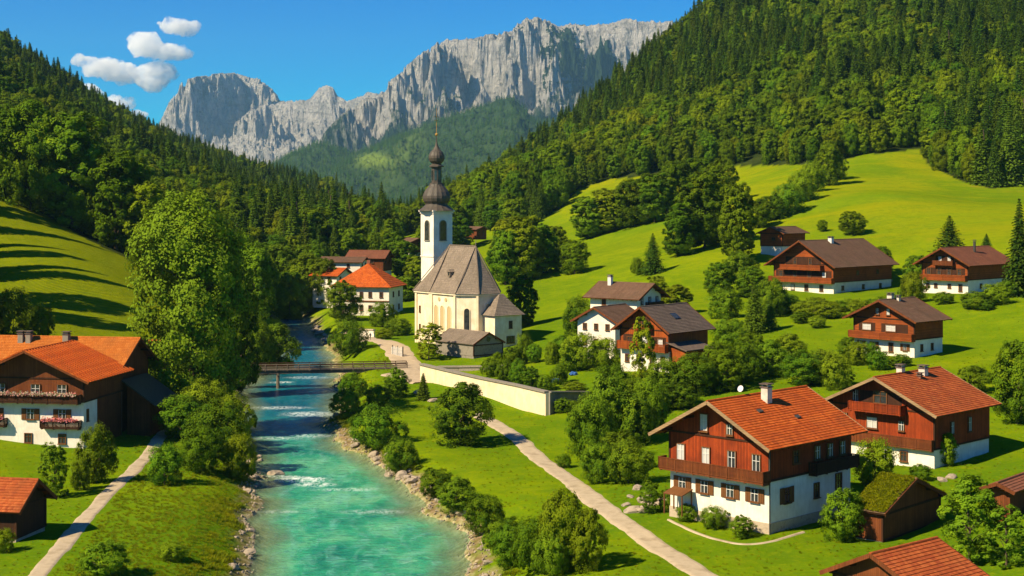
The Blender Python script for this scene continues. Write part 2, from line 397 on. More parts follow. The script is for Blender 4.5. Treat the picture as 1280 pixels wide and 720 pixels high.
def _ground():
    g = G('meadow'); v = g.coord()
    big = g.noise(v, .016, 5, .6); mid = g.noise(v, .11, 5, .62); fine = g.noise(v, 1.6, 4, .7); tuft = g.noise(v, .55, 5, .7)
    c = g.ramp(g.math('ADD', g.math('MULTIPLY', big, .5), g.math('MULTIPLY', mid, .5)),
               [(.36, (.080, .148, .002)), (.5, (.122, .190, .002)), (.62, (.190, .238, .002))])
    c = g.mix(g.attr('dry'), c, (.29, .275, .002))
    c = g.mix(g.attr('lush'), c, (.078, .155, .003))
    c = g.mix(g.math('MULTIPLY', g.ramp(mid, [(.55, 0.), (.75, 1.)]), .3), c, (.10, .20, .008))
    c = g.mix(g.math('MULTIPLY', g.ramp(tuft, [(.33, 1.), (.6, 0.)]), .32), c, (.085, .17, .009))
    c = g.mix(g.math('MULTIPLY', g.ramp(fine, [(.5, 0.), (.75, 1.)]), .45), c, (.25, .26, .005))
    pt = g.noise(v, .32, 6, .72, .5)
    c = g.mix(g.math('MULTIPLY', g.ramp(pt, [(.36, 1.), (.5, 0.)]), .42), c, (.07, .135, .007))
    c = g.mix(g.math('MULTIPLY', g.ramp(pt, [(.55, 0.), (.7, 1.)]), .35), c, (.25, .245, .004))
    hs_ = g.noise(g.mapv(v, (.35, 1.6, 1), (0, 0, -.12)), .055, 6, .66, .6)
    c = g.mix(g.math('MULTIPLY', g.attr('hay'), g.math('MULTIPLY', g.ramp(hs_, [(.52, 0.), (.68, 1.)]), .45)), c, (.28, .25, .002))
    c = g.mix(g.math('MULTIPLY', g.attr('hay'), g.math('MULTIPLY', g.ramp(hs_, [(.34, 1.), (.48, 0.)]), .55)), c, (.115, .205, .006))
    mow = g.n('TexWave', {'Vector': g.mapv(v, (1, 1, 1), (0, 0, 1.25)), 'Scale': .16, 'Distortion': 3.5, 'Detail': 4.0, 'Detail Scale': .6}).outputs[1]
    c = g.mix(g.math('MULTIPLY', g.attr('hay'), g.math('MULTIPLY', g.ramp(mow, [(.35, 1.), (.65, 0.)]), .16)), c, (.10, .17, .006))
    # worn brown patches on the hay meadow
    br = g.noise(v, .035, 5, .6)
    c = g.mix(g.math('MULTIPLY', g.ramp(br, [(.66, 0.), (.76, 1.)]), g.math('MULTIPLY', g.attr('hay'), .7)), c, (.27, .17, .025))
    # mowing swaths of the left field
    sw = g.n('TexWave', {'Vector': g.mapv(v, (1, 1, 1), (0, 0, .5)), 'Scale': .42, 'Distortion': 2.2, 'Detail': 3.0, 'Detail Scale': .4}).outputs[1]
    c = g.mix(g.math('MULTIPLY', g.attr('field'), g.math('MULTIPLY', g.ramp(sw, [(.3, 1.), (.7, 0.)]), .85)), c, (.085, .12, .005))
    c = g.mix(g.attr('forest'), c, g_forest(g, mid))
    st = g.noise(v, .9, 5, .7)
    bk = g.ramp(st, [(.3, (.085, .055, .022)), (.5, (.21, .15, .075)), (.7, (.36, .29, .19))])
    bm_ = g.math('MULTIPLY', g.attr('bank'), g.ramp(g.noise(v, .5, 4, .6), [(.30, .35), (.5, 1.)]))
    c = g.mix(bm_, c, bk)
    bed = g.ramp(g.noise(v, .9, 8, .78), [(.36, (.11, .09, .04)), (.5, (.32, .27, .14)), (.64, (.55, .48, .32))])
    c = g.mix(g.attr('bed'), c, bed)
    h = g.math('ADD', g.math('MULTIPLY', fine, .5), tuft)
    MAT['meadow'] = g.pbr(c, 1., g.bump(h, .7, .3), 0.)
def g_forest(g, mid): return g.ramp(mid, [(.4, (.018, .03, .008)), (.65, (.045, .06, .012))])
_ground()
def _water():
    g = G('river_water'); v = g.coord()
    dp = g.attr('depth'); tq = g.attr('upstream')
    mv = g.mapv(v, (1, .33, 1), (0, 0, .22))
    w1 = g.noise(mv, .55, 5, .62, .6); w2 = g.noise(g.mapv(v, (1, .6, 1)), 2.4, 4, .6, .4); patch = g.noise(g.mapv(v, (1, .55, 1), (0, 0, .2)), .13, 5, .62, .5)
    c = g.ramp(patch, [(.32, (.008, .17, .105)), (.5, (.035, .34, .165)), (.66, (.15, .48, .24))])
    c = g.mix(tq, c, g.ramp(patch, [(.35, (.002, .075, .135)), (.65, (.006, .165, .215))]))  # reflection and shadow on the upper reach put into a deeper blue
    calm = g.math('SUBTRACT', 1.0, g.math('MULTIPLY', tq, .72))
    c = g.mix(g.math('MULTIPLY', g.math('MULTIPLY', g.ramp(w1, [(.5, 0.), (.66, 1.)]), .5), calm), c, (.17, .47, .36))  # bright ripple highlights painted into the water colour
    w3 = g.noise(g.mapv(v, (.45, 1, 1), (0, 0, .1)), 1.1, 6, .72, .7)
    c = g.mix(g.math('MULTIPLY', g.ramp(w3, [(.36, 1.), (.5, 0.)]), .5), c, (.004, .10, .11))
    c = g.mix(g.math('MULTIPLY', g.math('MULTIPLY', g.ramp(w3, [(.58, 0.), (.7, 1.)]), .3), calm), c, (.26, .52, .42))  # finer ripple highlights, painted in the same way
    c = g.mix(g.ramp(g.math('ADD', dp, g.math('MULTIPLY', g.math('SUBTRACT', patch, .5), .9)), [(0., 1.), (.4, .42), (.85, 0.)]), c, (.27, .33, .17))
    fm = g.attr('foam')
    fn = g.math('MULTIPLY', fm, g.ramp(g.noise(g.mapv(v, (1, .5, 1)), 1.3, 6, .75, .8), [(.42, 0.), (.56, 1.)]))
    streak = g.math('MULTIPLY', g.ramp(g.noise(g.mapv(v, (.35, 1.2, 1), (0, 0, .12)), .62, 6, .72, 1.2), [(.60, 0.), (.72, 1.)]), g.math('SUBTRACT', .22, g.math('MULTIPLY', tq, .06)))
    f = g.math('MAXIMUM', fn, streak)
    c = g.mix(f, c, (.72, .80, .76))
    h = g.math('ADD', g.math('MULTIPLY', w1, 1.), g.math('MULTIPLY', w2, .35))
    p = g.n('BsdfPrincipled', {'Base Color': c, 'Roughness': g.math('ADD', .12, g.math('MULTIPLY', f, .5)), 'IOR': 1.33, 'Specular IOR Level': .28, 'Normal': g.bump(g.math('ADD', h, w3), .7, .35)})
    tr = g.n('BsdfTransparent', {'Color': (.75, .9, .85)}).outputs[0]
    fac = g.math('MAXIMUM', g.ramp(dp, [(0., .08), (.3, .5), (.75, .96)]), f)
    MAT['river_water'] = g.surf(g.n('MixShader', {0: fac, 1: tr, 2: p.outputs[0]}).outputs[0])
_water()
def _mountain():
    g = G('limestone'); v = g.coord(); geo = g.n('NewGeometry')
    nz = g.n('SeparateXYZ', {0: geo.outputs['Normal']}).outputs[2]
    pz = g.n('SeparateXYZ', {0: geo.outputs['Position']}).outputs[2]
    st = g.noise(g.mapv(v, (1, 1, .55), (0, .3, 0)), .018, 9, .74); big = g.noise(v, .0022, 6, .65); lay = g.noise(g.mapv(v, (.35, .35, 1.5), (0, .35, 0)), .014, 8, .75)
    crk = g.noise(g.mapv(v, (1, 1, .6), (0, -.4, 0)), .026, 8, .75)
    c = g.ramp(st, [(.33, (.34, .335, .32)), (.43, (.62, .60, .55)), (.54, (.80, .76, .69)), (.68, (.90, .86, .78))])
    c = g.mix(g.math('MULTIPLY', g.ramp(lay, [(.36, 1.), (.47, 0.)]), .6), c, (.24, .23, .215))
    c = g.mix(g.math('MULTIPLY', g.ramp(crk, [(.35, 1.), (.42, 0.)]), .8), c, (.08, .10, .095))
    gul = g.noise(g.mapv(v, (1, 1, .40), (0, .2, 0)), .0085, 8, .70, .8)
    c = g.mix(g.math('MULTIPLY', g.ramp(gul, [(.38, 1.), (.45, 0.)]), .65), c, (.13, .155, .165))
    veg = g.math('ADD', g.math('MULTIPLY', nz, .9), g.math('MULTIPLY', g.math('SUBTRACT', big, .5), 1.5))
    veg = g.math('ADD', veg, g.math('MULTIPLY', g.math('SUBTRACT', lay, .5), 2.2))
    veg = g.math('ADD', veg, g.attr('green'))
    vf = g.ramp(veg, [(.56, 0.), (.65, 1.)])
    vc = g.ramp(g.noise(v, .03, 7, .75), [(.35, (.022, .055, .022)), (.65, (.06, .105, .03))])
    c = g.mix(vf, c, vc)
    sn = g.math('MULTIPLY', g.attr('scree'), g.ramp(g.noise(g.mapv(v, (1, 1, .6)), .008, 6, .72), [(.46, 0.), (.56, 1.)]))
    c = g.mix(sn, c, (.74, .70, .63))
    MAT['limestone'] = g.pbr(c, .95, g.bump(g.math('ADD', st, g.math('MULTIPLY', g.noise(g.mapv(v, (1, 1, .4)), .03, 6, .75), .7)), 1., 130.), .1)
    g = G('far_forest_floor'); v = g.coord()
    c = g.ramp(g.noise(v, .012, 6, .7), [(.35, (.018, .04, .012)), (.65, (.04, .075, .018))])
    c = g.mix(g.attr('clear'), c, (.13, .19, .02))
    MAT['far_forest_floor'] = g.pbr(c, .95, g.bump(g.noise(v, .06, 5, .7), 1., 12.), .1)
_mountain()
# ------------------------------------------------------------------ ground sheet
def poly_mask(px, py, poly):
    px = np.asarray(px, float); py = np.asarray(py, float); ins = np.zeros(px.shape, bool); n = len(poly)
    for i in range(n):
        x1, y1 = poly[i]; x2, y2 = poly[(i + 1) % n]
        if y1 == y2: continue
        c = ((y1 > py) != (y2 > py)) & (px < (x2 - x1) * (py - y1) / (y2 - y1) + x1)
        ins ^= c
    return ins
def project(X, Y, Z):
    Yc = np.maximum(np.asarray(Y, float), 1)
    return 640 + FP * np.asarray(X) / Yc, HZ - FP * (np.asarray(Z) - CZ) / Yc
FOREST_R = [(490,283),(545,300),(585,284),(640,292),(700,262),(722,238),(760,224),(840,218),(890,209),(985,206),(1035,205),(1080,193),(1148,187),
            (1160,205),(1200,226),(1240,236),(1290,228),(1600,190),(1900,-400),(700,-500),(440,262)]
FOREST_L = [(-400,170),(-150,215),(0,240),(60,270),(110,300),(168,328),(215,352),(262,352),(285,400),(345,398),(362,376),(405,350),(430,336),(490,322),
            (510,285),(440,262),(200,100),(-400,-350)]
ts = np.concatenate([[-60, -12, -5, -2.6, -1.8], np.linspace(-1.3, 1.3, 640), [1.8, 2.6, 5, 12, 60]])
ys = np.concatenate([[-200, -80, 0, 40], np.geomspace(70, 2400, 600), [2750, 3300, 4200, 6000, 9000, 12600]])
TT, YY = np.meshgrid(ts, ys)
XX = np.clip(TT * (25 + .40 * np.clip(YY, 0, 2400)), -10000, 10000)
XX[:, 0] = -10000; XX[:, -1] = 10000
ZZ = H(XX, YY)
gx, gy, gz = XX.ravel(), YY.ravel(), ZZ.ravel()
nx, ny = len(ts), len(ys)
ii = (np.arange(ny - 1)[:, None] * nx + np.arange(nx - 1)[None]).ravel()
GF = np.stack([ii, ii + 1, ii + 1 + nx, ii + nx], 1)
rd = river_d(gx, gy); ppx, ppy = project(gx, gy, gz)
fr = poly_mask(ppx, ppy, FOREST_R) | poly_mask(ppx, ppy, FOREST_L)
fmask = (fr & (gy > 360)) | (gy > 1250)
bankw = 1 - sstep(.6, 2.6, rd + (fbm(gx / 3, gy / 3, 3, 40) - .5) * 3.0)
bankw = np.where(gx > (bankL(gy) + bankR(gy)) / 2, bankw, bankw * .8) * (gy < 700)
hill = sstep(12, 40, gz) * (gx > 0)
dry = np.clip(hill * 1.0 * sstep(.3, .6, fbm(gx / 45., gy / 45., 4, 50)) + .9 * (gx < -70) * (gz > 7) * .8, 0, 1) * np.where(gx > 0, .52, .75)
lush = np.clip((1 - sstep(4, 14, gz)) * sstep(.42, .62, fbm(gx / 25., gy / 25., 4, 51)) * .9, 0, 1)
field = ((gx < -50) & (gz > 6) & (gy > 240) & (gy < 520)).astype(float)
hay = (hill > .5).astype(float)
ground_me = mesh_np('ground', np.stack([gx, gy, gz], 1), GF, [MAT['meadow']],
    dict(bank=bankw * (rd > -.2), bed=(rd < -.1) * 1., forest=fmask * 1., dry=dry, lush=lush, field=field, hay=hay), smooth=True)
tag(link(bpy.data.objects.new('ground', ground_me)), kind='structure')

# ------------------------------------------------------------------ river surface
ry = np.arange(55, 575, .8); us = np.linspace(0, 1, 60)
L = bankL(ry) - 1.5; R = bankR(ry) + 1.5
RX = L[:, None] + (R - L)[:, None] * us[None]; RY = np.repeat(ry[:, None], len(us), 1)
dp = -river_d(RX, RY)
RZ = np.full(RX.shape, .0) + (fbm(RX / 1.6, RY / 3.2, 3, 60) - .5) * .16
foam = np.zeros(RX.shape)
def foam_at(px, py, rx, ryy, amp):
    D = CZ * 1100 / (py - HZ); x, y, _ = at(px, py, D)
    d = np.sqrt(((RX - x) / rx) ** 2 + ((RY - y) / ryy) ** 2)
    foam[:] = np.maximum(foam, amp * (1 - sstep(.4, 1.2, d)))
for a in [(378,600,4.2,2.6,1.),(395,606,3,1.6,.9),(352,596,3,1.2,.8),(390,518,6,4,.7),(350,510,7,2.5,.6),(395,545,6,2,.5),(345,548,5,1.8,.5),(430,612,5,1.2,.5),(352,478,3,2,.7),(385,472,6,3,.4),(470,640,5,1.6,.35),(340,640,4,1.3,.4)]: foam_at(*a)
RZ += foam * .12
up = sstep(215, 275, RY)
n = len(us); ii = (np.arange(len(ry) - 1)[:, None] * n + np.arange(n - 1)[None]).ravel()
river_me = mesh_np('river', np.stack([RX.ravel(), RY.ravel(), RZ.ravel()], 1), np.stack([ii, ii + 1, ii + 1 + n, ii + n], 1), [MAT['river_water']],
    dict(depth=np.clip(dp / 6.3, 0, 1).ravel(), foam=foam.ravel(), upstream=up.ravel()), smooth=True)
tag(link(bpy.data.objects.new('river', river_me)), kind='structure')

# ------------------------------------------------------------------ paths, draped on the ground
def ribbon(name, pts, w, mat, lift=.09, wob=.25, step=.6, nc=9):
    pts = np.array(pts, float)
    seg = np.r_[0, np.cumsum(np.hypot(*np.diff(pts[:, :2], axis=0).T))]
    # Catmull style smoothing by dense interpolation and averaging
    s = np.arange(0, seg[-1], step); x = np.interp(s, seg, pts[:, 0]); y = np.interp(s, seg, pts[:, 1])
    wd = np.interp(s, seg, np.full(len(pts), w) if np.isscalar(w) else np.array(w))
    k = np.ones(15) / 15
    xp = np.convolve(np.pad(x, 7, 'edge'), k, 'valid'); yp = np.convolve(np.pad(y, 7, 'edge'), k, 'valid')
    dx = np.gradient(xp); dy = np.gradient(yp); l = np.hypot(dx, dy) + 1e-9; nx_, ny_ = dy / l, -dx / l
    u = np.linspace(-.5, .5, nc)
    a = wd * (1 + wob * (fbm(s / 2.1, s * 0 + 3, 3, 70) - .5)); b = wob * 1.2 * (fbm(s / 5., s * 0 + 9, 2, 71) - .5)
    X = xp[:, None] + nx_[:, None] * (u[None] * a[:, None] + b[:, None]); Y = yp[:, None] + ny_[:, None] * (u[None] * a[:, None] + b[:, None])
    Z = H(X, Y)
    zc = Z.mean(1, keepdims=True); Z = np.maximum(Z, zc * .5 + Z * .5) + lift
    Z[:, 0] -= lift + .12; Z[:, -1] -= lift + .12
    ii = (np.arange(len(s) - 1)[:, None] * nc + np.arange(nc - 1)[None]).ravel()
    me = mesh_np(name, np.stack([X.ravel(), Y.ravel(), Z.ravel()], 1), np.stack([ii, ii + 1, ii + 1 + nc, ii + nc], 1), [mat], smooth=True)
    return tag(link(bpy.data.objects.new(name, me)), kind='structure')
def gpts(l): return [ground_at(*p)[:2] for p in l]
PATH_R = gpts([(585,512),(612,526),(650,550),(700,592),(750,632),(800,668),(850,700),(905,735)])
ribbon('path', PATH_R, 3.0, MAT['path_gravel'])
PATH_L = gpts([(212,520),(203,543),(180,575),(150,603),(125,627),(95,662),(68,695),(45,722),(20,750)])
ribbon('path', PATH_L, 2.2, MAT['path_gravel'])
PLAZA = [at(x, y, D)[:2] for x, y, D in [(478,470,176),(505,468,174),(512,455,181),(495,438,195),(470,422,210),(452,412,222),(430,405,235)]]
ribbon('path', PLAZA, [4, 6, 6.5, 6.5, 5.5, 4.5, 3], MAT['pavement'], lift=.14)
ribbon('path', [at(x, y, D)[:2] for x, y, D in [(512,458,179),(522,475,171),(530,484,166)]], [5, 5, 4], MAT['pavement'], lift=.2)

# ------------------------------------------------------------------ mountains
def massif(name, sil, Y0, prof, depth, zb, jag, seed, but, mats, nxr=620, nd=260, green=None, scree=None, curve=0, clear=None, amp=1.35):
    sil = np.array(sil, float); k = Y0 / FP
    xs = (sil[:, 0] - 640) * k; zs = CZ - (sil[:, 1] - HZ) * k
    x = np.linspace(xs[0], xs[-1], nxr); R = np.interp(x, xs, zs)
    R = R + jag * (ridged(x / 55., x * 0 + .5, 4, seed, .6) - .6) * np.clip((R - zb) / 300, 0, 1)
    d = np.concatenate([[-.14, -.07, -.03], np.linspace(0, 1, nd) ** 1.25])
    X, Dd = np.meshgrid(x, d); Rr = np.repeat(R[None], len(d), 0)
    pd, pz = np.array(prof).T
    Xs = X + .45 * Dd * depth
    wob = (ridged(Xs / but, Dd * depth / (but * 1.5), 6, seed + 3, .55) - .5) * .34 + (fbm(X / (but * 2.7), Dd * 1.3, 3, seed + 5) - .5) * .34
    wob = wob * sstep(0, .10, Dd) * amp
    de = np.clip(Dd + wob, 0, 1.2)
    g_ = np.where(Dd < 0, 1 + Dd * 2.2, np.interp(de, pd, pz))
    Z = zb + (Rr - zb) * g_
    Z += (ridged((X - .5 * Dd * depth) / (but * .36), Dd * depth / (but * .42), 7, seed + 9, .62) - .55) * but * .62 * sstep(0, .07, Dd) * (1 - sstep(.55, .9, Dd)) * amp
    if jag > 20:
        Zs = Z + .22 * X
        Z = Z + 46 * (fbm(X / 420., Zs / 60., 4, seed + 71, .55) - .5) * sstep(0, .03, Dd) * (1 - sstep(.4, .7, Dd))
    Z = np.where(Dd > 0, np.minimum(Z, Rr - .10 * Dd * depth + 8), Z)
    Yw = Y0 - Dd * depth + curve * ((X - x.mean()) / (x[-1] - x[0])) ** 2
    W = len(x); ii = (np.arange(len(d) - 1)[:, None] * W + np.arange(W - 1)[None]).ravel()
    at_ = {}
    if green is not None: at_['green'] = green(X, Dd, Z, Rr).ravel()
    if scree is not None: at_['scree'] = scree(X, Dd, Z, Rr).ravel()
    if clear is not None: at_['clear'] = clear(X, Dd, Z, Yw).ravel()
    me = mesh_np(name, np.stack([X.ravel(), Yw.ravel(), Z.ravel()], 1), np.stack([ii, ii + W, ii + W + 1, ii + 1], 1), mats, at_, smooth=True)
    tag(link(bpy.data.objects.new(name, me)), kind='structure')
    return X, Yw, Z, Dd
CL = [(0, 1), (.05, .93), (.16, .62), (.24, .46), (.36, .34), (.55, .2), (.8, .07), (1, 0), (1.3, 0)]
LS = MAT['limestone']
massif('mountain', [(120,235),(165,200),(190,180),(205,160),(212,146),(222,125),(240,108),(255,99),(270,97),(290,93),(310,95),(325,98),(340,112),(352,126),(365,150),(380,172),(400,200),(430,240)],
       11000, CL, 2600, 0, 55, 11, 330, [LS], green=lambda X, D, Z, R: sstep(.42, .75, D) * .7 - .45)
massif('mountain', [(300,150),(340,130),(352,127),(372,126),(388,123),(397,113),(408,107),(416,109),(424,121),(434,127),(445,121),(462,116),(480,117),(520,110),(560,100)],
       10600, [(0, 1), (.05, .9), (.15, .66), (.3, .5), (.5, .28), (.8, .08), (1, 0), (1.3, 0)], 2300, 0, 50, 31, 260, [LS], nxr=420,
       green=lambda X, D, Z, R: sstep(.5, .8, D) * .6 - .4, scree=lambda X, D, Z, R: sstep(.03, .1, D) * (1 - sstep(.3, .5, D)) * .8)
massif('mountain', [(395,225),(415,190),(428,160),(440,143),(462,126),(480,122),(492,108),(510,90),(525,78),(540,63),(552,55),(560,51),(585,49),(605,49),(620,46),(638,39),(648,30),(658,25),(670,25),(685,29),
        (698,33),(720,31),(740,33),(760,31),(775,27),(787,24),(800,28),(830,28),(852,29),(880,36),(920,50),(980,70)],
       8600, CL, 2500, 0, 50, 21, 300, [LS], nxr=900, nd=320,
       green=lambda X, D, Z, R: sstep(.20, .34, D) * 1.1 - .26 + 1.0 * sstep(-300, 600, X) * sstep(.015, .07, D) + .5 * (fbm(X / 260., D * 9., 4, 66) - .5),
       scree=lambda X, D, Z, R: sstep(.12, .2, D) * (1 - sstep(.3, .42, D)) * .75)
def _clear(X, D, Z, Y):
    px, py = project(X, Y, Z)
    return np.exp(-(((px - 466) / 22) ** 2 + ((py - 200) / 9) ** 2) * 1.4) * 1.6 + .4 * np.exp(-(((px - 505 + (py - 190) * .6) / 16) ** 2 + ((py - 190) / 40) ** 2))
HX, HY, HZm, HD = massif('hill', [(240,262),(300,246),(340,222),(360,206),(380,190),(400,180),(415,184),(430,191),(446,194),(470,186),(500,172),(530,160),(560,150),(590,140),(615,128),(640,122),(655,136),(668,150),(680,155),(700,150),(740,140),(800,130),(900,120)],
       6200, [(0, 1), (.2, .82), (.5, .45), (.8, .12), (1, 0), (1.3, 0)], 2500, 0, 14, 41, 420, [MAT['far_forest_floor']], nxr=420, nd=160, clear=_clear, amp=.55)

# ------------------------------------------------------------------ air, sky, sun, clouds
hz = MB().box((0, 6200, 695), (20800, 13600, 1430)).obj('haze', [])
g = G('haze_air')
pv = g.n('VolumePrincipled', {'Color': (.36, .72, 1.0), 'Density': HAZE, 'Anisotropy': .25})
g.t.links.new(pv.outputs[0], g.out.inputs['Volume']); hz.data.materials.append(g.m)
tag(hz, kind='stuff')
world = bpy.data.worlds.new('World'); scene.world = world; world.use_nodes = True
wt = world.node_tree; wt.nodes.clear()
SUN = Vector((-.85, -.53, 0)).normalized(); EL = math.radians(SUN_EL)
sky = wt.nodes.new('ShaderNodeTexSky'); sky.sky_type = 'NISHITA'; sky.sun_disc = False
sky.sun_elevation = EL; sky.sun_rotation = math.atan2(SUN.x, SUN.y) % (2 * PI)
sky.altitude = 1800; sky.air_density = 1.0; sky.dust_density = .15; sky.ozone_density = 3.0
hs = wt.nodes.new('ShaderNodeHueSaturation'); hs.inputs['Saturation'].default_value = SKY_SAT; hs.inputs['Hue'].default_value = SKY_HUE
bg = wt.nodes.new('ShaderNodeBackground'); bg.inputs[1].default_value = SKY_STR
wo = wt.nodes.new('ShaderNodeOutputWorld')
tn = wt.nodes.new('ShaderNodeMix'); tn.data_type = 'RGBA'; tn.blend_type = 'MULTIPLY'; tn.inputs[0].default_value = 1; tn.inputs[7].default_value = SKY_TINT
wt.links.new(sky.outputs[0], hs.inputs['Color']); wt.links.new(hs.outputs[0], tn.inputs[6]); wt.links.new(tn.outputs[2], bg.inputs[0]); wt.links.new(bg.outputs[0], wo.inputs[0])
sd = bpy.data.lights.new('sun', 'SUN'); sd.energy = SUN_E; sd.angle = math.radians(.5); sd.color = (1, .83, .55)
so = bpy.data.objects.new('sun', sd); link(so); so.location = (-200, -100, 300)
sv = Vector((SUN.x * math.cos(EL), SUN.y * math.cos(EL), math.sin(EL)))
so.rotation_euler = sv.to_track_quat('Z', 'Y').to_euler()
scene.view_settings.view_transform = 'Standard'; scene.view_settings.look = 'None'
scene.view_settings.exposure = EXPO; scene.view_settings.gamma = 1; scene.view_settings.use_curve_mapping = False
cy = scene.cycles
cy.max_bounces = 20; cy.diffuse_bounces = 3; cy.glossy_bounces = 2; cy.transmission_bounces = 3; cy.transparent_max_bounces = 8; cy.volume_bounces = 20
cy.use_denoising = True; cy.caustics_reflective = False; cy.caustics_refractive = False
cy.sample_clamp_indirect = 6; cy.volume_step_rate = 1.0

g = G('cloud_white')
v = g.coord()
dn_ = g.ramp(g.noise(v, .0105, 8, .70), [(.40, 0.), (.66, 1.)])
pv = g.n('VolumePrincipled', {'Color': (1, 1, 1), 'Density': g.math('MULTIPLY', dn_, .027), 'Anisotropy': .0})
g.t.links.new(pv.outputs[0], g.out.inputs['Volume']); MAT['cloud_white'] = g.m
def cloud(parts, Yc, label):
    """parts: (px, py, rx, ry) lobes; one lumpy closed body of thin vapour"""
    k = Yc / FP; bm = bmesh.new()
    r_ = random.Random(len(label) + int(parts[0][0]))
    for px, py, rx, ry in parts:
        for j in range(9):
            a = r_.uniform(0, 2 * PI); q = r_.uniform(.3, .85) if j else 0
            cx = (px - 640 + rx * q * math.cos(a)) * k; cz = CZ - (py - HZ + ry * q * math.sin(a) * (.85 if math.sin(a) < 0 else .4)) * k
            s = r_.uniform(.42, .66) if j else .85
            M = Matrix.Translation((cx, Yc + r_.uniform(-.4, .4) * rx * k, cz)) @ Matrix.Diagonal((rx * k * s * 1.12, rx * k * .85 * s, ry * k * (s + .10) * 1.08, 1))
            bmesh.ops.create_icosphere(bm, subdivisions=3, radius=1, matrix=M)
    me = bpy.data.meshes.new('cloud'); bm.to_mesh(me); bm.free()
    o = link(bpy.data.objects.new('cloud', me)); md = o.modifiers.new('r', 'REMESH'); md.mode = 'VOXEL'; md.voxel_size = 16
    dg = bpy.context.evaluated_depsgraph_get(); m2 = bpy.data.meshes.new_from_object(o.evaluated_get(dg)); o.modifiers.clear(); o.data = m2; me = m2
    n = len(me.vertices); co = np.zeros(n * 3, np.float32); me.vertices.foreach_get('co', co); co = co.reshape(-1, 3)
    no = np.zeros(n * 3, np.float32); me.vertices.foreach_get('normal', no); no = no.reshape(-1, 3)
    sc = 9 * k
    dsp = (fbm(co[:, 0] / sc + co[:, 1] / sc * .7, co[:, 2] / sc + co[:, 1] / sc * .5, 5, 90, .6) - .45) * 14 * k
    co += no * dsp[:, None]; me.vertices.foreach_set('co', co.ravel()); me.update()
    me.materials.clear(); me.materials.append(MAT['cloud_white'])
    tag(o, label, 'cloud', 'small white clouds over the left ridge')
CY = 17000
cloud([(222,34,22,9),(208,30,12,6),(236,40,10,6)], CY, 'topmost small flat white cloud over the left ridge')
cloud([(182,58,22,15),(205,65,20,9),(224,67,12,7)], CY, 'white cloud second from the top with a tail to the right')
cloud([(128,86,26,12),(105,76,14,7),(155,93,24,12),(188,96,24,17)], CY, 'largest white cloud, wide and lumpy, above the left ridge')
cloud([(108,115,20,10),(122,124,12,8)], CY, 'small white cloud touching the wooded ridge at its left')
cloud([(146,131,18,10)], CY, 'small round white cloud just above the wooded ridge')
cloud([(171,144,10,6)], CY, 'tiny white cloud lowest beside the wooded ridge')
# ------------------------------------------------------------------ foliage library
def unit(v): return v / (np.linalg.norm(v, axis=-1, keepdims=True) + 1e-9)
def leaves(Cn, N, size, tint, r, aspect=.62):
    n = len(Cn); N = unit(N)
    a = unit(np.cross(N, r.normal(size=(n, 3)))); b = np.cross(N, a)
    s = size * r.uniform(.65, 1.3, n)[:, None] if np.isscalar(size) else (size * r.uniform(.65, 1.3, n))[:, None]
    V = np.stack([Cn - a * s * .5, Cn - b * s * aspect * .5 + N * s * .06, Cn + a * s * .5 - N * s * .12, Cn + b * s * aspect * .5 + N * s * .06], 1).reshape(-1, 3)
    F = np.arange(n * 4).reshape(-1, 4)
    return V, F, np.repeat(tint, 4)
def crown_broad(seed, w=.7, z0=.12, nl=16, nc=14, m=34, leaf=.034, lob=(.26, .42), squash=1., kr=(.72, 1.08)):
    """unit height, crown width w, irregular lobes of leaf clumps"""
    r = np.random.default_rng(seed); ch = 1 - z0; cz = z0 + ch * .5
    C = []; N = []; T = []
    L = [(np.array([0, 0, cz + .12 * ch]), w * .36), (np.array([0, 0, cz - .15 * ch]), w * .36)]
    for i in range(nl):
        t = 2 * PI * (i * .618 + r.uniform(-.08, .08)); zz = -1 + 2 * (i + .5) / nl + r.uniform(-.1, .1)
        zz = np.clip(zz, -1, 1); q = math.sqrt(max(0, 1 - zz * zz)); q = q ** .8
        if zz < 0: q = max(q, .72)
        rl = w * r.uniform(*lob) * .62
        k = r.uniform(*kr)
        L.append((np.array([math.cos(t) * q * (w * .5 - rl) * k, math.sin(t) * q * (w * .5 - rl) * k, cz + zz * (ch * .5 - rl * .8)]), rl))
    for c, rl in L:
        lt = r.uniform(-.16, .16)
        for j in range(nc):
            d = unit(r.normal(size=3) + np.array([0, 0, .35])); out = c - np.array([0, 0, cz]); 
            if r.random() < .6 and np.linalg.norm(out) > 1e-3 and d @ out < 0: d = -d
            cc = c + d * rl * r.uniform(.72, 1.05) * np.array([1, 1, squash])
            rc = rl * r.uniform(.26, .46); k = max(6, int(m * r.uniform(.6, 1.4)))
            e = unit(r.normal(size=(k, 3)) + d * .7)
            C.append(cc + e * rc * r.uniform(.35, 1.1, (k, 1)) * np.array([1, 1, .9])); N.append(e * .35 + d * .75 + unit(out + 1e-6) * .25 + np.array([0, 0, .15]) + r.normal(size=(k, 3)) * .26)
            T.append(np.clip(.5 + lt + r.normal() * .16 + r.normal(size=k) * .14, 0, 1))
    return leaves(np.vstack(C), np.vstack(N), leaf, np.concatenate(T), r)
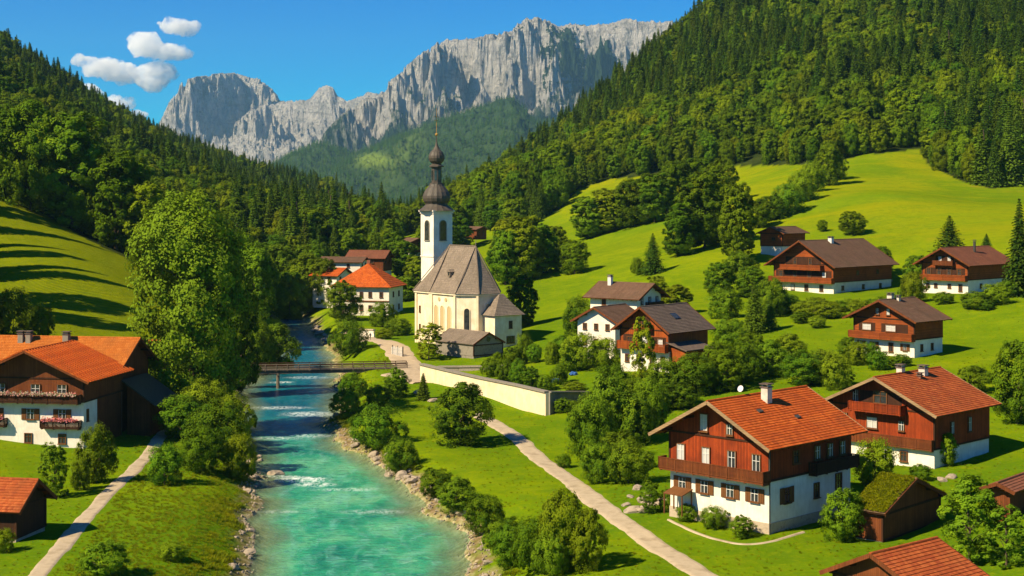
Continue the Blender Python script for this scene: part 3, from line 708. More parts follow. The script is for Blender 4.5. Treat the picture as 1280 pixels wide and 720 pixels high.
def crown_conifer(seed, R=.17, lv=30, nb=10, m=7, z0=.06, leaf=.05, droop=.35, ragged=.25):
    r = np.random.default_rng(seed); C = []; N = []; T = []; Sz = []
    for i in range(lv):
        u = i / (lv - 1); z = z0 + (1 - z0) * u ** .92
        rad = R * (1 - u) ** .8 * r.uniform(.85, 1.12) + .006
        n = max(3, int(nb * (.45 + .55 * (1 - u))))
        for j in range(n):
            t = 2 * PI * (j + r.uniform(-.3, .3)) / n + i * 1.3; rr = rad * r.uniform(1 - ragged, 1 + ragged * .5)
            s = np.linspace(.25, 1, m); dirv = np.array([math.cos(t), math.sin(t), 0])
            p = dirv[None] * (s * rr)[:, None]; p[:, 2] = z - droop * rr * s ** 1.6 + .25 * droop * rr * s ** 4
            side = np.array([-math.sin(t), math.cos(t), 0]); p = p + side * (r.normal(size=(m, 1)) * rr * .18) 
            C.append(p); N.append(np.array([0, 0, 1.])[None] * .9 + dirv * .55 + r.normal(size=(m, 3)) * .4)
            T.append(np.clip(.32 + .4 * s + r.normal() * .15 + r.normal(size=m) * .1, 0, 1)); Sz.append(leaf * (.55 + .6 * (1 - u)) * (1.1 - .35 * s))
    C.append(np.array([[0, 0, .985], [0, 0, 1.0]])); N.append(np.array([[1., 0, .2], [0, 1., .2]])); T.append(np.array([.6, .6])); Sz.append(np.array([.03, .03]))
    return leaves(np.vstack(C), np.vstack(N), np.concatenate(Sz), np.concatenate(T), r, .5)
def crown_mesh(name, VFT, mat):
    V, F, T = VFT
    return mesh_np(name, V, F, [mat], dict(tint=T))
def trunk_mesh(seed, h=.5, r0=.022, limbs=5, spread=.2, name='trunk'):
    r = random.Random(seed); b = MB()
    pts = [(0, 0, -.06)]; x = y = 0
    for i in range(1, 7):
        x += r.uniform(-.012, .012); y += r.uniform(-.012, .012); pts.append((x, y, -.06 + (h + .06) * i / 6))
    b.tube(pts, [r0 * (1.35 if i == 0 else 1 - .11 * i) for i in range(7)], 7)
    for j in range(limbs):
        k = r.randint(2, 5); p = Vector(pts[k]); t = r.uniform(0, 2 * PI); q = r.uniform(.5, 1) * spread
        e = p + Vector((math.cos(t) * q, math.sin(t) * q, r.uniform(.1, .28)))
        b.tube([p, p.lerp(e, .5) + Vector((0, 0, .02)), e], [r0 * .45, r0 * .32, r0 * .12], 5)
    return b.mesh(name, MAT['bark'])
LIB = {}
LIB['broadleaf_tree'] = [(crown_mesh('crown', crown_broad(100 + i, w, z0, nl + 4, 15, 66, .030), MAT['leaf_broad']), trunk_mesh(i, .5, .017, 4), w)
    for i, (w, z0, nl) in enumerate([(.62, .03, 16), (.72, .02, 17), (.55, .01, 18), (.80, .03, 15), (.50, .0, 18), (.66, .01, 16)])]
LIB['big_tree'] = [(crown_mesh('crown', crown_broad(153, .64, .01, 27, 16, 115, .0170, (.28, .46), 1., (.72, 1.12)), MAT['leaf_big']), trunk_mesh(50, .7, .024, 9), .62)]
LIB['shrub'] = [(crown_mesh('foliage', crown_broad(200 + i, w, .0, nl + 2, 14, 72, lf * .60, (.2, .42), 1., (.55, 1.18)), MAT['leaf_shrub']), trunk_mesh(20 + i, .45, .018, 6, .3, 'stem'), w)
    for i, (w, nl, lf) in enumerate([(1.05, 13, .062), (1.2, 12, .066), (.85, 14, .055), (1.35, 13, .07)])]
LIB['spruce_tree'] = [(crown_mesh('crown', crown_conifer(300 + i, R, lv + 4, nb + 4, 9, .04, .058, dr), MAT['leaf_conifer']), trunk_mesh(40 + i, .9, .014, 0), 2 * R)
    for i, (R, lv, nb, dr) in enumerate([(.16, 32, 11, .4), (.19, 30, 12, .5), (.14, 34, 10, .3), (.22, 28, 12, .45)])]
LIB['young_tree'] = [(crown_mesh('crown', crown_broad(400 + i, .5, .02, 18, 12, 50, .027, (.2, .38)), MAT['leaf_shrub']), trunk_mesh(60 + i, .8, .014, 8), .5) for i in range(2)]
FAR_C = [crown_mesh('far_spruce', crown_conifer(500 + i, R, 13, 7, 4, .02, .11, .35), MAT['leaf_far']) for i, R in enumerate([.17, .2, .15])]

def plant(kind, X, Y, h, w=None, label=None, group=None, var=None, sink=0, cat=None, rz=None):
    vs = LIB[kind]; v = vs[(random.randrange(len(vs)) if var is None else var) % len(vs)]
    z = h1(X, Y) - sink
    name = 'broadleaf_tree' if kind in ('big_tree', 'young_tree') else kind
    e = empty(name, (X, Y, z), random.uniform(0, 6.28) if rz is None else rz, label, cat or ('shrub' if kind == 'shrub' else 'tree'), group)
    s = (w / v[2]) if w else h * random.uniform(.9, 1.1)
    e.scale = (s, s, h)
    for me in (v[0], v[1]):
        o = bpy.data.objects.new(me.name.split('.')[0], me); link(o, e)
    return e
KEEP = []   # keep-out discs (x, y, r) of buildings and placed plants
def P(kind, px, py, wpx, hpx, label, group=None, D=None, var=None, cat=None):
    if D is None: X, Y, z, D = ground_at(px, py)
    else: X, Y, _ = at(px, py, D)
    k = D / 1100.
    KEEP.append((X, Y, wpx * k * .4))
    return plant(kind, X, Y, hpx * k * 1.04, wpx * k * 1.04, label, group, var, cat=cat)
G1 = 'shrubs along the right bank of the river'; G2 = 'shrubs on the left river bank'; G3 = 'shrubs in the thicket between the two chalets'
G4 = 'shrubs in front of the grey roofed chalet'; G5 = 'trees scattered on the hillside meadow'; G6 = 'garden shrubs of the hillside chalets'; G7 = 'shrubs around the large foreground chalet'
# --- left bank
P('big_tree', 238, 512, 146, 264, 'huge round leafy tree, the tallest on the left river bank', D=142, var=0)
P('broadleaf_tree', 292, 470, 64, 150, 'tall dark leafy tree close behind the huge tree on the left bank', D=170, var=2)
P('shrub', 343, 452, 64, 66, 'dense rounded bush overhanging the river just upstream of the bridge', D=195, var=2)
P('shrub', 318, 452, 50, 60, 'leafy bush at the left end of the wooden bridge', D=192, var=0)
for a in [(228,548,66,50,'large bush at the foot of the huge tree'),(272,572,74,66,'widest bush on the left bank, reaching over the water'),(206,606,54,46,'bush beside the curve of the left path'),
          (292,556,52,56,'bush at the water edge below the huge tree'),(250,590,62,52,'low bush on the sunny left bank'),(300,600,44,52,'bush leaning over the river on the left bank'),(255,540,70,60,'shaded bush under the huge tree')]:
    P('shrub', *a[:4], a[4], G2)
P('shrub', 121, 603, 52, 66, 'round bush on the lawn before the left chalet, beside the path')
P('young_tree', 68, 622, 40, 68, 'slim bush in front of the left chalet, above the shed roof')
P('shrub', 100, 612, 30, 34, 'small bush between the two bushes before the left chalet')
P('shrub', 17, 420, 56, 54, 'round bush behind the left chalet at the picture edge')
P('shrub', 50, 422, 44, 38, 'lower round bush behind the left chalet chimney')
P('shrub', 130, 722, 64, 44, 'rough tall bush beside the lower end of the left path')
P('shrub', 5, 690, 34, 26, 'low bush against the small left shed')
P('shrub', 215, 700, 40, 20, 'low grassy bush on the left bank near the picture foot')
for a in [(92,290,84,140),(146,312,66,118),(38,262,80,128),(186,332,56,100),(222,345,56,92),(118,262,60,120),(5,248,70,110),(262,352,50,90),(165,285,60,120)]:
    P('broadleaf_tree', *a, 'tall leafy tree at the forest edge above the striped field', 'tall trees at the edge of the striped field', D=238 if a[1] < 300 else None)
# --- right bank
for a in [(437,462,46,42,'bush on the bank just behind the bridge'),(472,562,66,50,'largest bush on the right bank below the bridge'),(432,522,40,32,'bush at the water edge below the bridge'),
          (500,590,46,38,'bush on the grassy right bank by the boulders'),(497,497,32,36,'small bush at the right bridge end'),(440,500,36,30,'dark bush under the right bridge end'),(472,508,36,24,'bush between bridge and churchyard wall'),
          (545,622,42,36,'bush among the boulders of the right bank'),(571,640,50,42,'second bush among the boulders of the right bank'),(606,668,50,44,'bush left of the biggest riverside thicket'),
          (640,708,56,52,'left end bush of the riverside thicket'),(668,716,58,62,'bush of the riverside thicket left of its tallest one'),(703,712,64,92,'tallest bush of the riverside thicket'),(735,714,46,76,'right end bush of the riverside thicket'),(690,720,50,56,'front bush of the riverside thicket'),(625,690,40,34,'lowest bush beside the riverside thicket')]:
    P('shrub', *a[:4], a[4], G1, D=(196 if a[0] == 437 else None))
P('spruce_tree', 529, 500, 18, 32, 'tiny conical tree at the corner of the churchyard wall')
P('young_tree', 536, 450, 36, 46, 'small tree in front of the white church wall', D=186)
P('shrub', 577, 556, 78, 76, 'big round bush alone on the meadow beside the path', var=2)
# --- thicket
for a in [(740,577,62,72),(762,556,70,86),(792,556,60,62),(748,604,46,46),(786,604,60,46),(775,590,50,50),(812,540,50,60),(790,525,54,50),(735,545,50,48),(705,585,20,16)]:
    P('shrub', *a, 'bushy shrub of the thicket left of the red roofed chalet', G3)
P('young_tree', 812, 642, 26, 40, 'slender bush at the path beside the garden of the foreground chalet')
# --- around the grey roofed chalet
P('young_tree', 803, 494, 34, 88, 'slender tree directly before the front of the grey roofed chalet', D=148)
for a in [(766,506,58,46),(832,494,60,42),(868,492,66,46),(905,488,56,50),(845,510,60,30),(795,512,40,36)]:
    P('shrub', *a, 'leafy shrub below the grey roofed chalet', G4)
for a in [(722,425,40,48),(724,462,52,42),(755,460,40,34),(705,452,36,30)]:
    P('shrub', *a, 'bush left of the grey roofed chalet', 'bushes left of the grey roofed chalet')
for a in [(930,478,46,46),(962,470,48,44),(1006,482,62,40),(1046,486,50,42),(985,452,44,34),(910,440,46,40),(1026,470,40,30),(940,452,36,36),(895,465,40,36)]:
    P('shrub', *a, 'shrub on the slope above the red roofed chalet', 'shrubs on the slope above the red roofs')
# --- foreground chalet garden
for a in [(858,652,28,20,'small bush left in the flower bed of the foreground chalet'),(892,660,36,24,'bush in the middle of the flower bed of the foreground chalet'),(928,672,34,26,'bush at the right end of the flower bed of the foreground chalet'),
          (834,640,26,26,'bush under the small brown canopy'),(1053,676,54,64,'pale green rounded shrub between chalet and turf roofed shed'),(1084,672,34,30,'low pale shrub at the wall of the turf roofed shed'),
          (1094,606,62,52,'dark bush between the two red roofed chalets'),(1184,582,28,42,'bush against the shaded wall of the second red roofed chalet'),(1150,600,30,18,'low bush before the white wall of the second red roofed chalet')]:
    P('shrub', *a[:4], a[4], G7)
P('young_tree', 1212, 706, 76, 110, 'light green loose tree right of the turf roofed shed', var=0)
P('young_tree', 1258, 708, 56, 74, 'light green small tree at the lower right picture edge', var=1)
P('broadleaf_tree', 1272, 530, 62, 96, 'leafy tree at the right picture edge above the dark shed', var=1)
P('shrub', 1215, 492, 48, 34, 'bush on the meadow behind the second red roofed chalet')
# --- hillside chalets
for a in [(1072,456,34,26,),(1098,462,36,22),(1060,446,30,24),(1126,458,30,14),(1088,448,24,18)]:
    P('shrub', *a, 'garden bush below the small brown roofed chalet', G6)
for a in [(990,384,22,14),(1014,388,22,15),(1024,386,20,13),(1048,390,24,14),(1060,388,22,14),(1090,388,24,14),(1118,384,22,14),(1000,404,24,14),(1022,410,24,14),(972,392,26,20),(1132,372,20,14),(1260,372,26,20),(1232,388,22,12),(1005,396,34,18),(1035,398,40,20),(1075,396,36,20),(1105,390,36,18),(980,392,40,26),(1142,378,34,34),(1218,386,40,20),(1245,380,44,24),(1180,380,30,14),(960,372,20,12)]:
    P('shrub', *a, 'hedge bush in front of the upper hillside chalets', 'hedge of the upper chalets')
P('broadleaf_tree', 1066, 294, 36, 28, 'round tree above the big brown roofed chalet', G5, var=3)
P('broadleaf_tree', 1101, 320, 32, 36, 'round tree touching the right end of the big brown roof', D=243, var=3)
P('broadleaf_tree', 1028, 290, 14, 14, 'tiny round tree beside the chimney of the big brown roof', G5, var=3)
P('spruce_tree', 1187, 322, 58, 66, 'broad dark spruce behind the rightmost hillside chalet', D=240, var=3)
P('spruce_tree', 1233, 312, 26, 30, 'small spruce behind the maroon roof', D=242, var=1)
P('spruce_tree', 1274, 362, 44, 116, 'tall dark conifer at the right picture edge by the maroon roof', D=195, var=1)
P('broadleaf_tree', 1150, 350, 44, 40, 'leafy tree between the two upper chalets', D=226, var=3)
P('spruce_tree', 943, 416, 34, 62, 'dark slim conifer on the slope before the big brown roofed chalet', var=3)
P('spruce_tree', 962, 412, 26, 40, 'shorter dark conifer beside the slim one on the slope', var=3)
for a in [(900,372,40,44,'broadleaf_tree'),(906,398,50,34,'shrub'),(938,372,40,36,'broadleaf_tree'),(965,396,44,44,'shrub'),(925,352,44,34,'shrub'),(820,388,36,40,'broadleaf_tree'),(846,392,40,34,'broadleaf_tree')]:
    P(a[4], *a[:4], 'bushy tree on the meadow slope left of the upper chalets', G5)
P('broadleaf_tree', 880, 310, 58, 92, 'tall leafy tree, left of the pair before the small wooden barn', var=4)
P('broadleaf_tree', 922, 330, 46, 98, 'tall leafy tree nearest the small wooden barn', var=4)
P('broadleaf_tree', 850, 320, 46, 62, 'leafy tree at the left of the tall pair on the hillside', var=2)
P('spruce_tree', 816, 342, 34, 48, 'small conical tree at the left end of the hillside tree row', var=3)
P('shrub', 797, 344, 18, 20, 'small bush at the very end of the hillside tree row')
for a in [(735,298,42,50),(762,290,50,52),(790,284,52,56),(818,278,52,60),(845,270,52,64),(872,262,50,60),(900,256,46,54),(865,290,50,50),(895,300,44,50)]:
    P('broadleaf_tree', *a, 'leafy tree of the diagonal row across the hillside meadow', 'diagonal row of trees on the hillside meadow')
P('broadleaf_tree', 718, 342, 38, 40, 'round tree alone on the bright meadow right of the church', var=3)
P('shrub', 702, 336, 26, 22, 'small bush on the meadow left of the lone round tree')
for a in [(655,350,56,78),(632,356,46,66),(678,342,46,58),(693,328,36,44),(640,335,50,60),(622,345,30,44)]:
    P('broadleaf_tree', *a, 'leafy tree of the clump right of the church roof', 'clump of trees right of the church roof')
P('broadleaf_tree', 652, 424, 40, 62, 'dark leafy tree close against the right side of the church', D=215, var=2)
P('shrub', 640, 432, 30, 24, 'bush at the foot of the church right side', D=205)
for a in [(985,268,44,34,'shrub'),(1002,252,40,34,'shrub'),(1036,232,34,52,'broadleaf_tree'),(965,275,36,30,'shrub'),(1015,240,38,34,'shrub'),(950,285,30,34,'broadleaf_tree'),(1046,225,26,28,'shrub')]:
    P(a[4], *a[:4], 'bushy tree of the hedge climbing to the forest edge', 'hedge climbing to the forest edge')
# --- valley floor
P('shrub', 429, 414, 48, 48, 'round yellow green tree before the red hipped roof house', D=250, var=2)
P('shrub', 478, 408, 38, 28, 'bush before the white wall of the red hipped roof house', D=240)
P('shrub', 498, 415, 40, 20, 'hedge bush on the slope left of the church', D=225)
P('shrub', 480, 424, 26, 12, 'low bush on the bank beside the church path', D=215)
for a in [(385,392,56,70),(405,384,40,60),(362,404,44,60),(345,392,60,80),(318,400,60,90),(372,372,50,64),(395,360,40,50),(340,360,50,66),(310,360,60,70)]:
    P('broadleaf_tree', *a, 'leafy valley tree left of the red hipped roof house', 'valley trees at the river bend')
for a in [(505,352,36,44),(532,345,30,50),(492,346,34,48),(520,362,34,36),(508,375,30,30),(545,300,30,36),(575,300,34,40),(560,305,34,44)]:
    P('broadleaf_tree', *a, 'leafy tree on the slope behind the church tower', 'trees behind the church tower', D=300 + (362 - a[1]) * 1.5)
# churchyard plants between the two walls
for px, py, w, h in [(612,478,24,22),(630,482,26,26),(648,484,24,30),(664,486,26,26),(682,488,24,18),(700,486,22,24),(640,470,24,24),(655,468,26,34),(668,470,22,22),(690,474,22,26),(714,480,24,24),(622,468,18,18),(708,470,18,20),(676,492,30,12),(718,490,30,12)]:
    P('shrub', px, py - 4, w, h, 'garden bush behind the pale churchyard wall', 'garden bushes behind the churchyard wall', D=153 + (490 - py) * .9)
for px, py, w, h in [(704,516,24,18),(716,514,20,12)]:
    P('shrub', px, py, w, h, 'low bush at the shaded end of the churchyard wall', 'bushes at the shaded wall end')
# trees just left of the frame whose shadows stripe the left field
for Y, hh, of in [(252,24,7),(270,27,8),(306,26,7),(318,31,9),(356,24,8),(392,30,9)]:
    plant('broadleaf_tree', -.337 * Y - of, Y, hh, hh * .42, 'tall leafy tree at the upper left border of the striped field', 'trees left of the striped field')
for Y, hh, of in [(260,25,6),(283,32,6),(311,22,6),(337,33,6),(343,26,5),(366,20,6),(378,27,7),(416,28,6)]:
    plant('spruce_tree', -.337 * Y - of, Y, hh, hh * .27, 'slim spruce at the upper left border of the striped field', 'spruces left of the striped field')
# ------------------------------------------------------------------ buildings
T3 = Matrix.Translation
def RZ(a): return Matrix.Rotation(a, 4, 'Z')
def part(mb, name, mats, parent, M=None):
    o = bpy.data.objects.new(name, mb.mesh(name, mats) if isinstance(mb, MB) else mb); link(o, parent)
    if M is not None: o.matrix_local = M
    return o
_wc = {}
def window_meshes(w, h, style):
    key = (round(w, 2), round(h, 2), style)
    if key in _wc: return _wc[key]
    fm = [MAT['shutter_wood'], MAT['white_paint']] if 'd' not in style else [MAT['shutter_wood'], MAT['shutter_wood']]
    f = MB(); t = .09
    for sx in (-1, 1): f.box((sx * (w / 2 - t / 2), -.05, 0), (t, .16, h))
    for sz in (-1, 1): f.box((0, -.05, sz * (h / 2 - t / 2)), (w - 2 * t, .16, t))
    f.box((0, -.03, 0), (.07, .10, h - 2 * t), mi=1)
    if h > 1.0: f.box((0, -.031, h * .12), (w - 2 * t, .08, .05), mi=1)
    for sx in (-1, 1): f.box((sx * (w / 2 - t - .03), -.035, 0), (.06, .1, h - 2 * t), mi=1)
    f.box((0, -.12, -h / 2 - .05), (w + .16, .26, .08))
    g_ = MB().box((0, -.005, 0), (w - .1, .03, h - .1))
    s = MB().box((0, -.05, 0), (w * .52, .07, h + .08))
    for q in (-1, 1): s.box((0, -.095, q * h * .24), (w * .40, .02, h * .38))
    r = dict(frame=f.mesh('window', fm), pane=g_.mesh('pane', MAT['curtain'] if 'c' in style else MAT['window_glass']), shut=s.mesh('shutter', MAT['shutter_wood']) if 's' in style else None)
    _wc[key] = r; return r
def window(parent, M, w, h, style='p'):
    r = window_meshes(w, h, style)
    o = part(r['frame'], 'window', None, parent, M)
    part(r['pane'], 'pane', None, o)
    if r['shut']:
        for sx in (-1, 1): part(r['shut'], 'shutter', None, o, T3((sx * (w * .5 + w * .27), 0, 0)))
    return o
def flowers_bm(L, n, seed):
    r = np.random.default_rng(seed); k = int(L * n)
    C = np.stack([r.uniform(-L / 2, L / 2, k), r.normal(size=k) * .12, np.abs(r.normal(size=k)) * .22 - .08], 1)
    return leaves(C, r.normal(size=(k, 3)) + [0, -.4, .6], .22, r.uniform(0, 1, k), r, .9)
def flower_mesh(L, seed=1):
    V, F, T = flowers_bm(L, 80, seed); V2, F2, T2 = flowers_bm(L, 90, seed + 50); V2[:, 2] -= .06
    b = MB().box((0, 0, -.12), (L, .25, .22)); bv = np.array(b.v); bf = np.array(b.f)
    VV = np.vstack([V, V2, bv]); FF = np.vstack([F, F2 + len(V), bf + len(V) + len(V2)])
    mi = np.r_[np.zeros(len(F), int), np.ones(len(F2), int), np.full(len(bf), 2)]
    return mesh_np('flower_box', VV, FF, [MAT['flower_pale'], MAT['flower_red'], MAT['brown_wood']], dict(tint=np.r_[T, T2, np.full(len(bv), .5)]), mi)
def balcony(parent, M, L, proj=1.1, hr=1.0, mat='brown_wood', flowers=False, ends=True, seed=1, drop=.0):
    """local frame: wall plane y=0, balcony towards -y, floor at z=0"""
    b = MB().box((0, -proj / 2, -.09), (L, proj, .18))
    for i in range(int(L / 2.6) + 2):
        x = -L / 2 + .15 + (L - .3) * i / (int(L / 2.6) + 1)
        b.bar((x, .1, -.22), (x, -proj + .05, -.2), .14, .16)
    o = part(b, 'balcony', MAT[mat], parent, M)
    r = MB()
    def run(a, c):
        a = Vector(a); c = Vector(c); d = c - a; n = max(2, int(d.length / .17)); u = d.normalized()
        r.bar(a + Vector((0, 0, hr)), c + Vector((0, 0, hr)), .13, .09); r.bar(a + Vector((0, 0, .1 - drop)), c + Vector((0, 0, .1 - drop)), .07, .09)
        r.bar(a + Vector((0, 0, hr * .62)), c + Vector((0, 0, hr * .62)), .05, .06)
        for i in range(n):
            p = a + d * ((i + .5) / n)
            r.box((p.x, p.y, hr / 2 - drop / 2), (.135, .03, hr - .06 + drop), rz=math.atan2(u.y, u.x))
        for i in range(int(d.length / 2.4) + 2):
            p = a + d * (i / (int(d.length / 2.4) + 1)); r.box((p.x, p.y, hr / 2), (.13, .13, hr + .06), rz=math.atan2(u.y, u.x))
    run((-L / 2, -proj, 0), (L / 2, -proj, 0))
    if ends: run((-L / 2, -.05, 0), (-L / 2, -proj, 0)); run((L / 2, -proj, 0), (L / 2, -.05, 0))
    part(r, 'railing', MAT[mat], o)
    if flowers: part(flower_mesh(L - .3, seed), 'flower_box', None, o, T3((0, -proj - .12, hr)))
    return o
def roof_mesh(W, L, zr, pitch, os_, of, ob, row=.38, step=.05, th=.16, seed=0, ribs=0):
    r = random.Random(seed); tp = math.tan(pitch); cp = math.cos(pitch); sp = math.sin(pitch)
    b = MB(); xe = W / 2 + os_; sl = xe / cp; n = max(3, int(sl / row)); y0 = -L / 2 - of; y1 = L / 2 + ob; ns = max(3, int((y1 - y0) / 2.0))
    sag = [[(r.random() - .5) * .03 for _ in range(ns + 1)] for _ in range(n + 1)]
    for sx in (-1, 1):
        def pt(s, y, off): return (sx * (s * cp + off * sp), y, zr - s * sp + off * cp)
        vs = []; fs = []
        for i in range(n):
            s0 = sl * i / n; s1 = sl * (i + 1) / n
            for j in range(ns + 1):
                y = y0 + (y1 - y0) * j / ns
                vs += [pt(s0, y, th + sag[i][j]), pt(s1, y, th + step + sag[i + 1][j]), pt(s1, y, th + sag[i + 1][j])]
            q = i * 3 * (ns + 1)
            for j in range(ns):
                a = q + j * 3; c = a + 3
                fs += [(a, c, c + 1, a + 1), (a + 1, c + 1, c + 2, a + 2)]
        b.add(vs, fs)
        u = [pt(0, y0, 0), pt(0, y1, 0), pt(sl, y1, 0), pt(sl, y0, 0)]; t_ = [pt(0, y0, th), pt(0, y1, th), pt(sl, y1, th + step), pt(sl, y0, th + step)]
        b.add(u + t_, [(0, 1, 2, 3), (3, 2, 6, 7), (0, 3, 7, 4), (1, 5, 6, 2)], 1)
        if ribs:
            nr = int((y1 - y0) / ribs)
            for j in range(nr + 1):
                y = y0 + (y1 - y0) * j / nr
                b.bar(pt(.1, y, th + step + .05), pt(sl, y, th + step + .05), .2, .2)
    return b
def gable_body(t, M, W, L, heave, h1, pitch, base, timber, roofm, os_=1.2, of=1.6, ob=1.0, stone=0, seed=0, ribs=0, row=.38, trim='brown_wood', down=3.0, skirt=0, wall_name='plaster_wall', verge='brown_wood'):
    tp = math.tan(pitch); zr = heave + W / 2 * tp
    if h1 > 0: part(MB().box((0, 0, (h1 - down) / 2), (W, L, h1 + down)), wall_name, MAT[base], t, M)
    if stone: part(MB().box((0, 0, (stone - down) / 2), (W + .16, L + .16, stone + down)), 'stone_base', MAT['stone_base'], t, M)
    if timber:
        w = W / 2 + .07; zb = h1 if h1 > 0 else -down
        poly = [(-w, zb), (w, zb), (w, heave + .02), (0, zr + .02), (-w, heave + .02)]
        part(MB().prism_y(poly, -L / 2 - .07, L / 2 + .07), 'timber_wall', MAT[timber], t, M)
        if h1 > 0: 
            tb = MB()
            for z in (h1 + .06, heave - .3):
                tb.box((0, -L / 2 - .1, z), (W + .3, .12, .2)); tb.box((W / 2 + .1, 0, z), (.12, L + .1, .2))
            for sx in (-1, 1): tb.box((sx * (W / 2 + .02), -L / 2 - .05, (h1 + heave) / 2), (.22, .2, heave - h1))
            part(tb, 'beam_frame', MAT['dark_wood'], t, M)
    else:
        part(MB().prism_y([(-W / 2, h1 - .01), (W / 2, h1 - .01), (W / 2, heave + .02), (0, zr + .02), (-W / 2, heave + .02)], -L / 2, L / 2), 'gable_wall', MAT[base], t, M)
    rf = part(roof_mesh(W, L, zr, pitch, os_, of, ob, row, seed=seed, ribs=ribs), 'roof', [MAT[roofm], MAT[trim]], t, M)
    xe = W / 2 + os_
    for sx in (-1, 1):
        for y in (-L / 2 - of - .03, L / 2 + ob + .03):
            part(MB().bar((0, y, zr + .06), (sx * (xe + .05), y, zr - (xe + .05) * tp + .06), .07, .36), 'bargeboard', MAT[verge], rf)
    b = MB()
    for f in (-.96, -.5, 0, .5, .96):
        z = zr - abs(f) * W / 2 * tp - .16
        b.box((f * W / 2, -L / 2 - of / 2, z), (.2, of - .1, .24))
    for i in range(int(L / 1.1)):
        y = -L / 2 + .5 + i * 1.1
        for sx in (-1, 1): b.bar((sx * W / 2, y, heave - .12), (sx * (xe - .08), y, heave - (os_ - .08) * tp - .10), .12, .14)
    part(b, 'eave_beams', MAT['dark_wood'], rf)
    part(MB().tube([(0, -L / 2 - of, zr + .17), (0, L / 2 + ob, zr + .17)], [.16, .16], 8), 'ridge_cap', MAT[roofm], rf)
    return rf, zr
def face(M, f, u, z, W, L, out=.07):
    """matrix of a spot on a face: u 0..1 left to right seen from outside"""
    if f == 'F': return M @ T3(((u - .5) * W, -L / 2 - out, z))
    if f == 'R': return M @ T3((W / 2 + out, (u - .5) * L, z)) @ RZ(PI / 2)
    if f == 'L': return M @ T3((-W / 2 - out, (.5 - u) * L, z)) @ RZ(-PI / 2)
def chimney(rf, x, y, zr, pitch, w=.8, h=1.5, mat='chimney_plaster', cap='slate_tile'):
    z = zr - abs(x) * math.tan(pitch)
    b = MB().box((x, y, z + h / 2 - .4), (w, w, h + .8))
    b.box((x, y, z + h + .04), (w + .22, w + .22, .12), mi=1)
    for sx in (-1, 1): b.box((x + sx * w * .4, y, z + h + .2), (.12, w * .8, .24), mi=0)
    b.box((x, y, z + h + .37), (w + .3, w + .3, .1), mi=1)
    part(b, 'chimney', [MAT[mat], MAT[cap]], rf)
def fit(cx, cy, D, th, xl, xr):
    t = math.radians(th); c, s = math.cos(t), math.sin(t); X, Y, Z = at(cx, cy, D)
    tl = (xl - 640) / FP; tr = (xr - 640) / FP
    if th > 0:
        W = (X - tl * Y) / (c + tl * s); L = (tr * Y - X) / (s - tr * c)
        ctr = (X - c * W / 2 + s * L / 2, Y + s * W / 2 + c * L / 2)
    else:
        W = (tr * Y - X) / (c + tr * s); L = (tl * Y - X) / (s - tl * c)
        ctr = (X + c * W / 2 + s * L / 2, Y - s * W / 2 + c * L / 2)
    return ctr, Z, W, L, -t
def house(name, label, cat, spot, heave, h1, pitch, base='white_plaster', timber='red_wood', roofm='orange_tile', wins=(), balcs=(), chims=(), WL=None, group=None, shade_panels=(), **kw):
    ctr, Z, W, L, rz = spot
    if WL: W, L = WL
    print('HOUSE', label[:40], 'W %.1f L %.1f Z %.1f' % (W, L, Z))
    KEEP.append((ctr[0], ctr[1], max(W, L) * .62))
    t = empty(name, (ctr[0], ctr[1], Z), rz, label, cat, group); I = Matrix.Identity(4); p = math.radians(pitch)
    rf, zr = gable_body(t, I, W, L, heave, h1, p, base, timber, roofm, **kw)
    for u0, u1, z0_, z1_ in shade_panels:
        part(MB().box(((u0 + u1 - 1) / 2 * W, -L / 2 - .045, (z0_ + z1_) / 2), ((u1 - u0) * W, .09, z1_ - z0_)), 'shade_panel', MAT['dark_wood'], t)  # thin dark sheet standing in for the deep shade behind a balcony
    for f, u, z, w, h, st in wins:
        window(t, face(I, f, u, z, W, L, .10 if (z > h1 and timber) else .012), w, h, st)
    for f, u0, u1, z, pj, hr, m, fl in balcs:
        LL = (u1 - u0) * (W if f == 'F' else L)
        balcony(t, face(I, f, (u0 + u1) / 2, z, W, L, .07), LL, pj, hr, m, fl, seed=int(z * 10))
    for x, y, w, h, m in chims: chimney(rf, x * W, y * L, zr, p, w, h, m)
    return t, rf, W, L, zr
# A ---- large foreground chalet
A, rf, W, L, zr = house('chalet', 'large orange roofed chalet nearest the gravel path, long balcony across its red timber front', 'house', fit(962, 668, 90, 45, 838, 1063), 9.55, 5.4, 28,
    roofm='orange_tile', verge='pale_wood', stone=1.1, os_=1.35, of=2.0, ob=1.2, seed=1,
    wins=[('F', u, 3.75, 1.15, 1.4, 's') for u in (.13, .36, .62, .86)] + [('F', u, 7.1, 1.15, 1.9, 'c') for u in (.12, .38)] + [('F', u, 7.1, 1.15, 1.9, 'p') for u in (.64, .88)]
        + [('F', .36, 10.6, 1.1, 1.9, 'c'), ('F', .62, 10.2, .9, 1.2, 'p')] + [('R', .2, 3.6, 1.2, 1.6, 'ds'), ('R', .56, 3.4, 1.0, 1.6, 'd'), ('R', .84, 3.6, 1.2, 2.2, 'd'), ('R', .3, 7.4, 1.1, 1.4, 'd'), ('R', .56, 7.4, 1.1, 1.5, 'p'), ('R', .72, 7.4, 1.1, 1.5, 'p'), ('R', .88, 7.4, 1.1, 1.5, 'p')],
    balcs=[('F', -.04, 1.01, 5.35, 1.25, 1.15, 'brown_wood', False), ('R', .46, 1.0, 5.4, 1.0, 1.1, 'dark_wood', False)], chims=[(.10, -.05, .85, 1.7, 'chimney_plaster')])
b = MB().box((0, 0, 2.2), (2.6, 1.9, .1), M=Matrix.Rotation(math.radians(14), 3, 'X'))
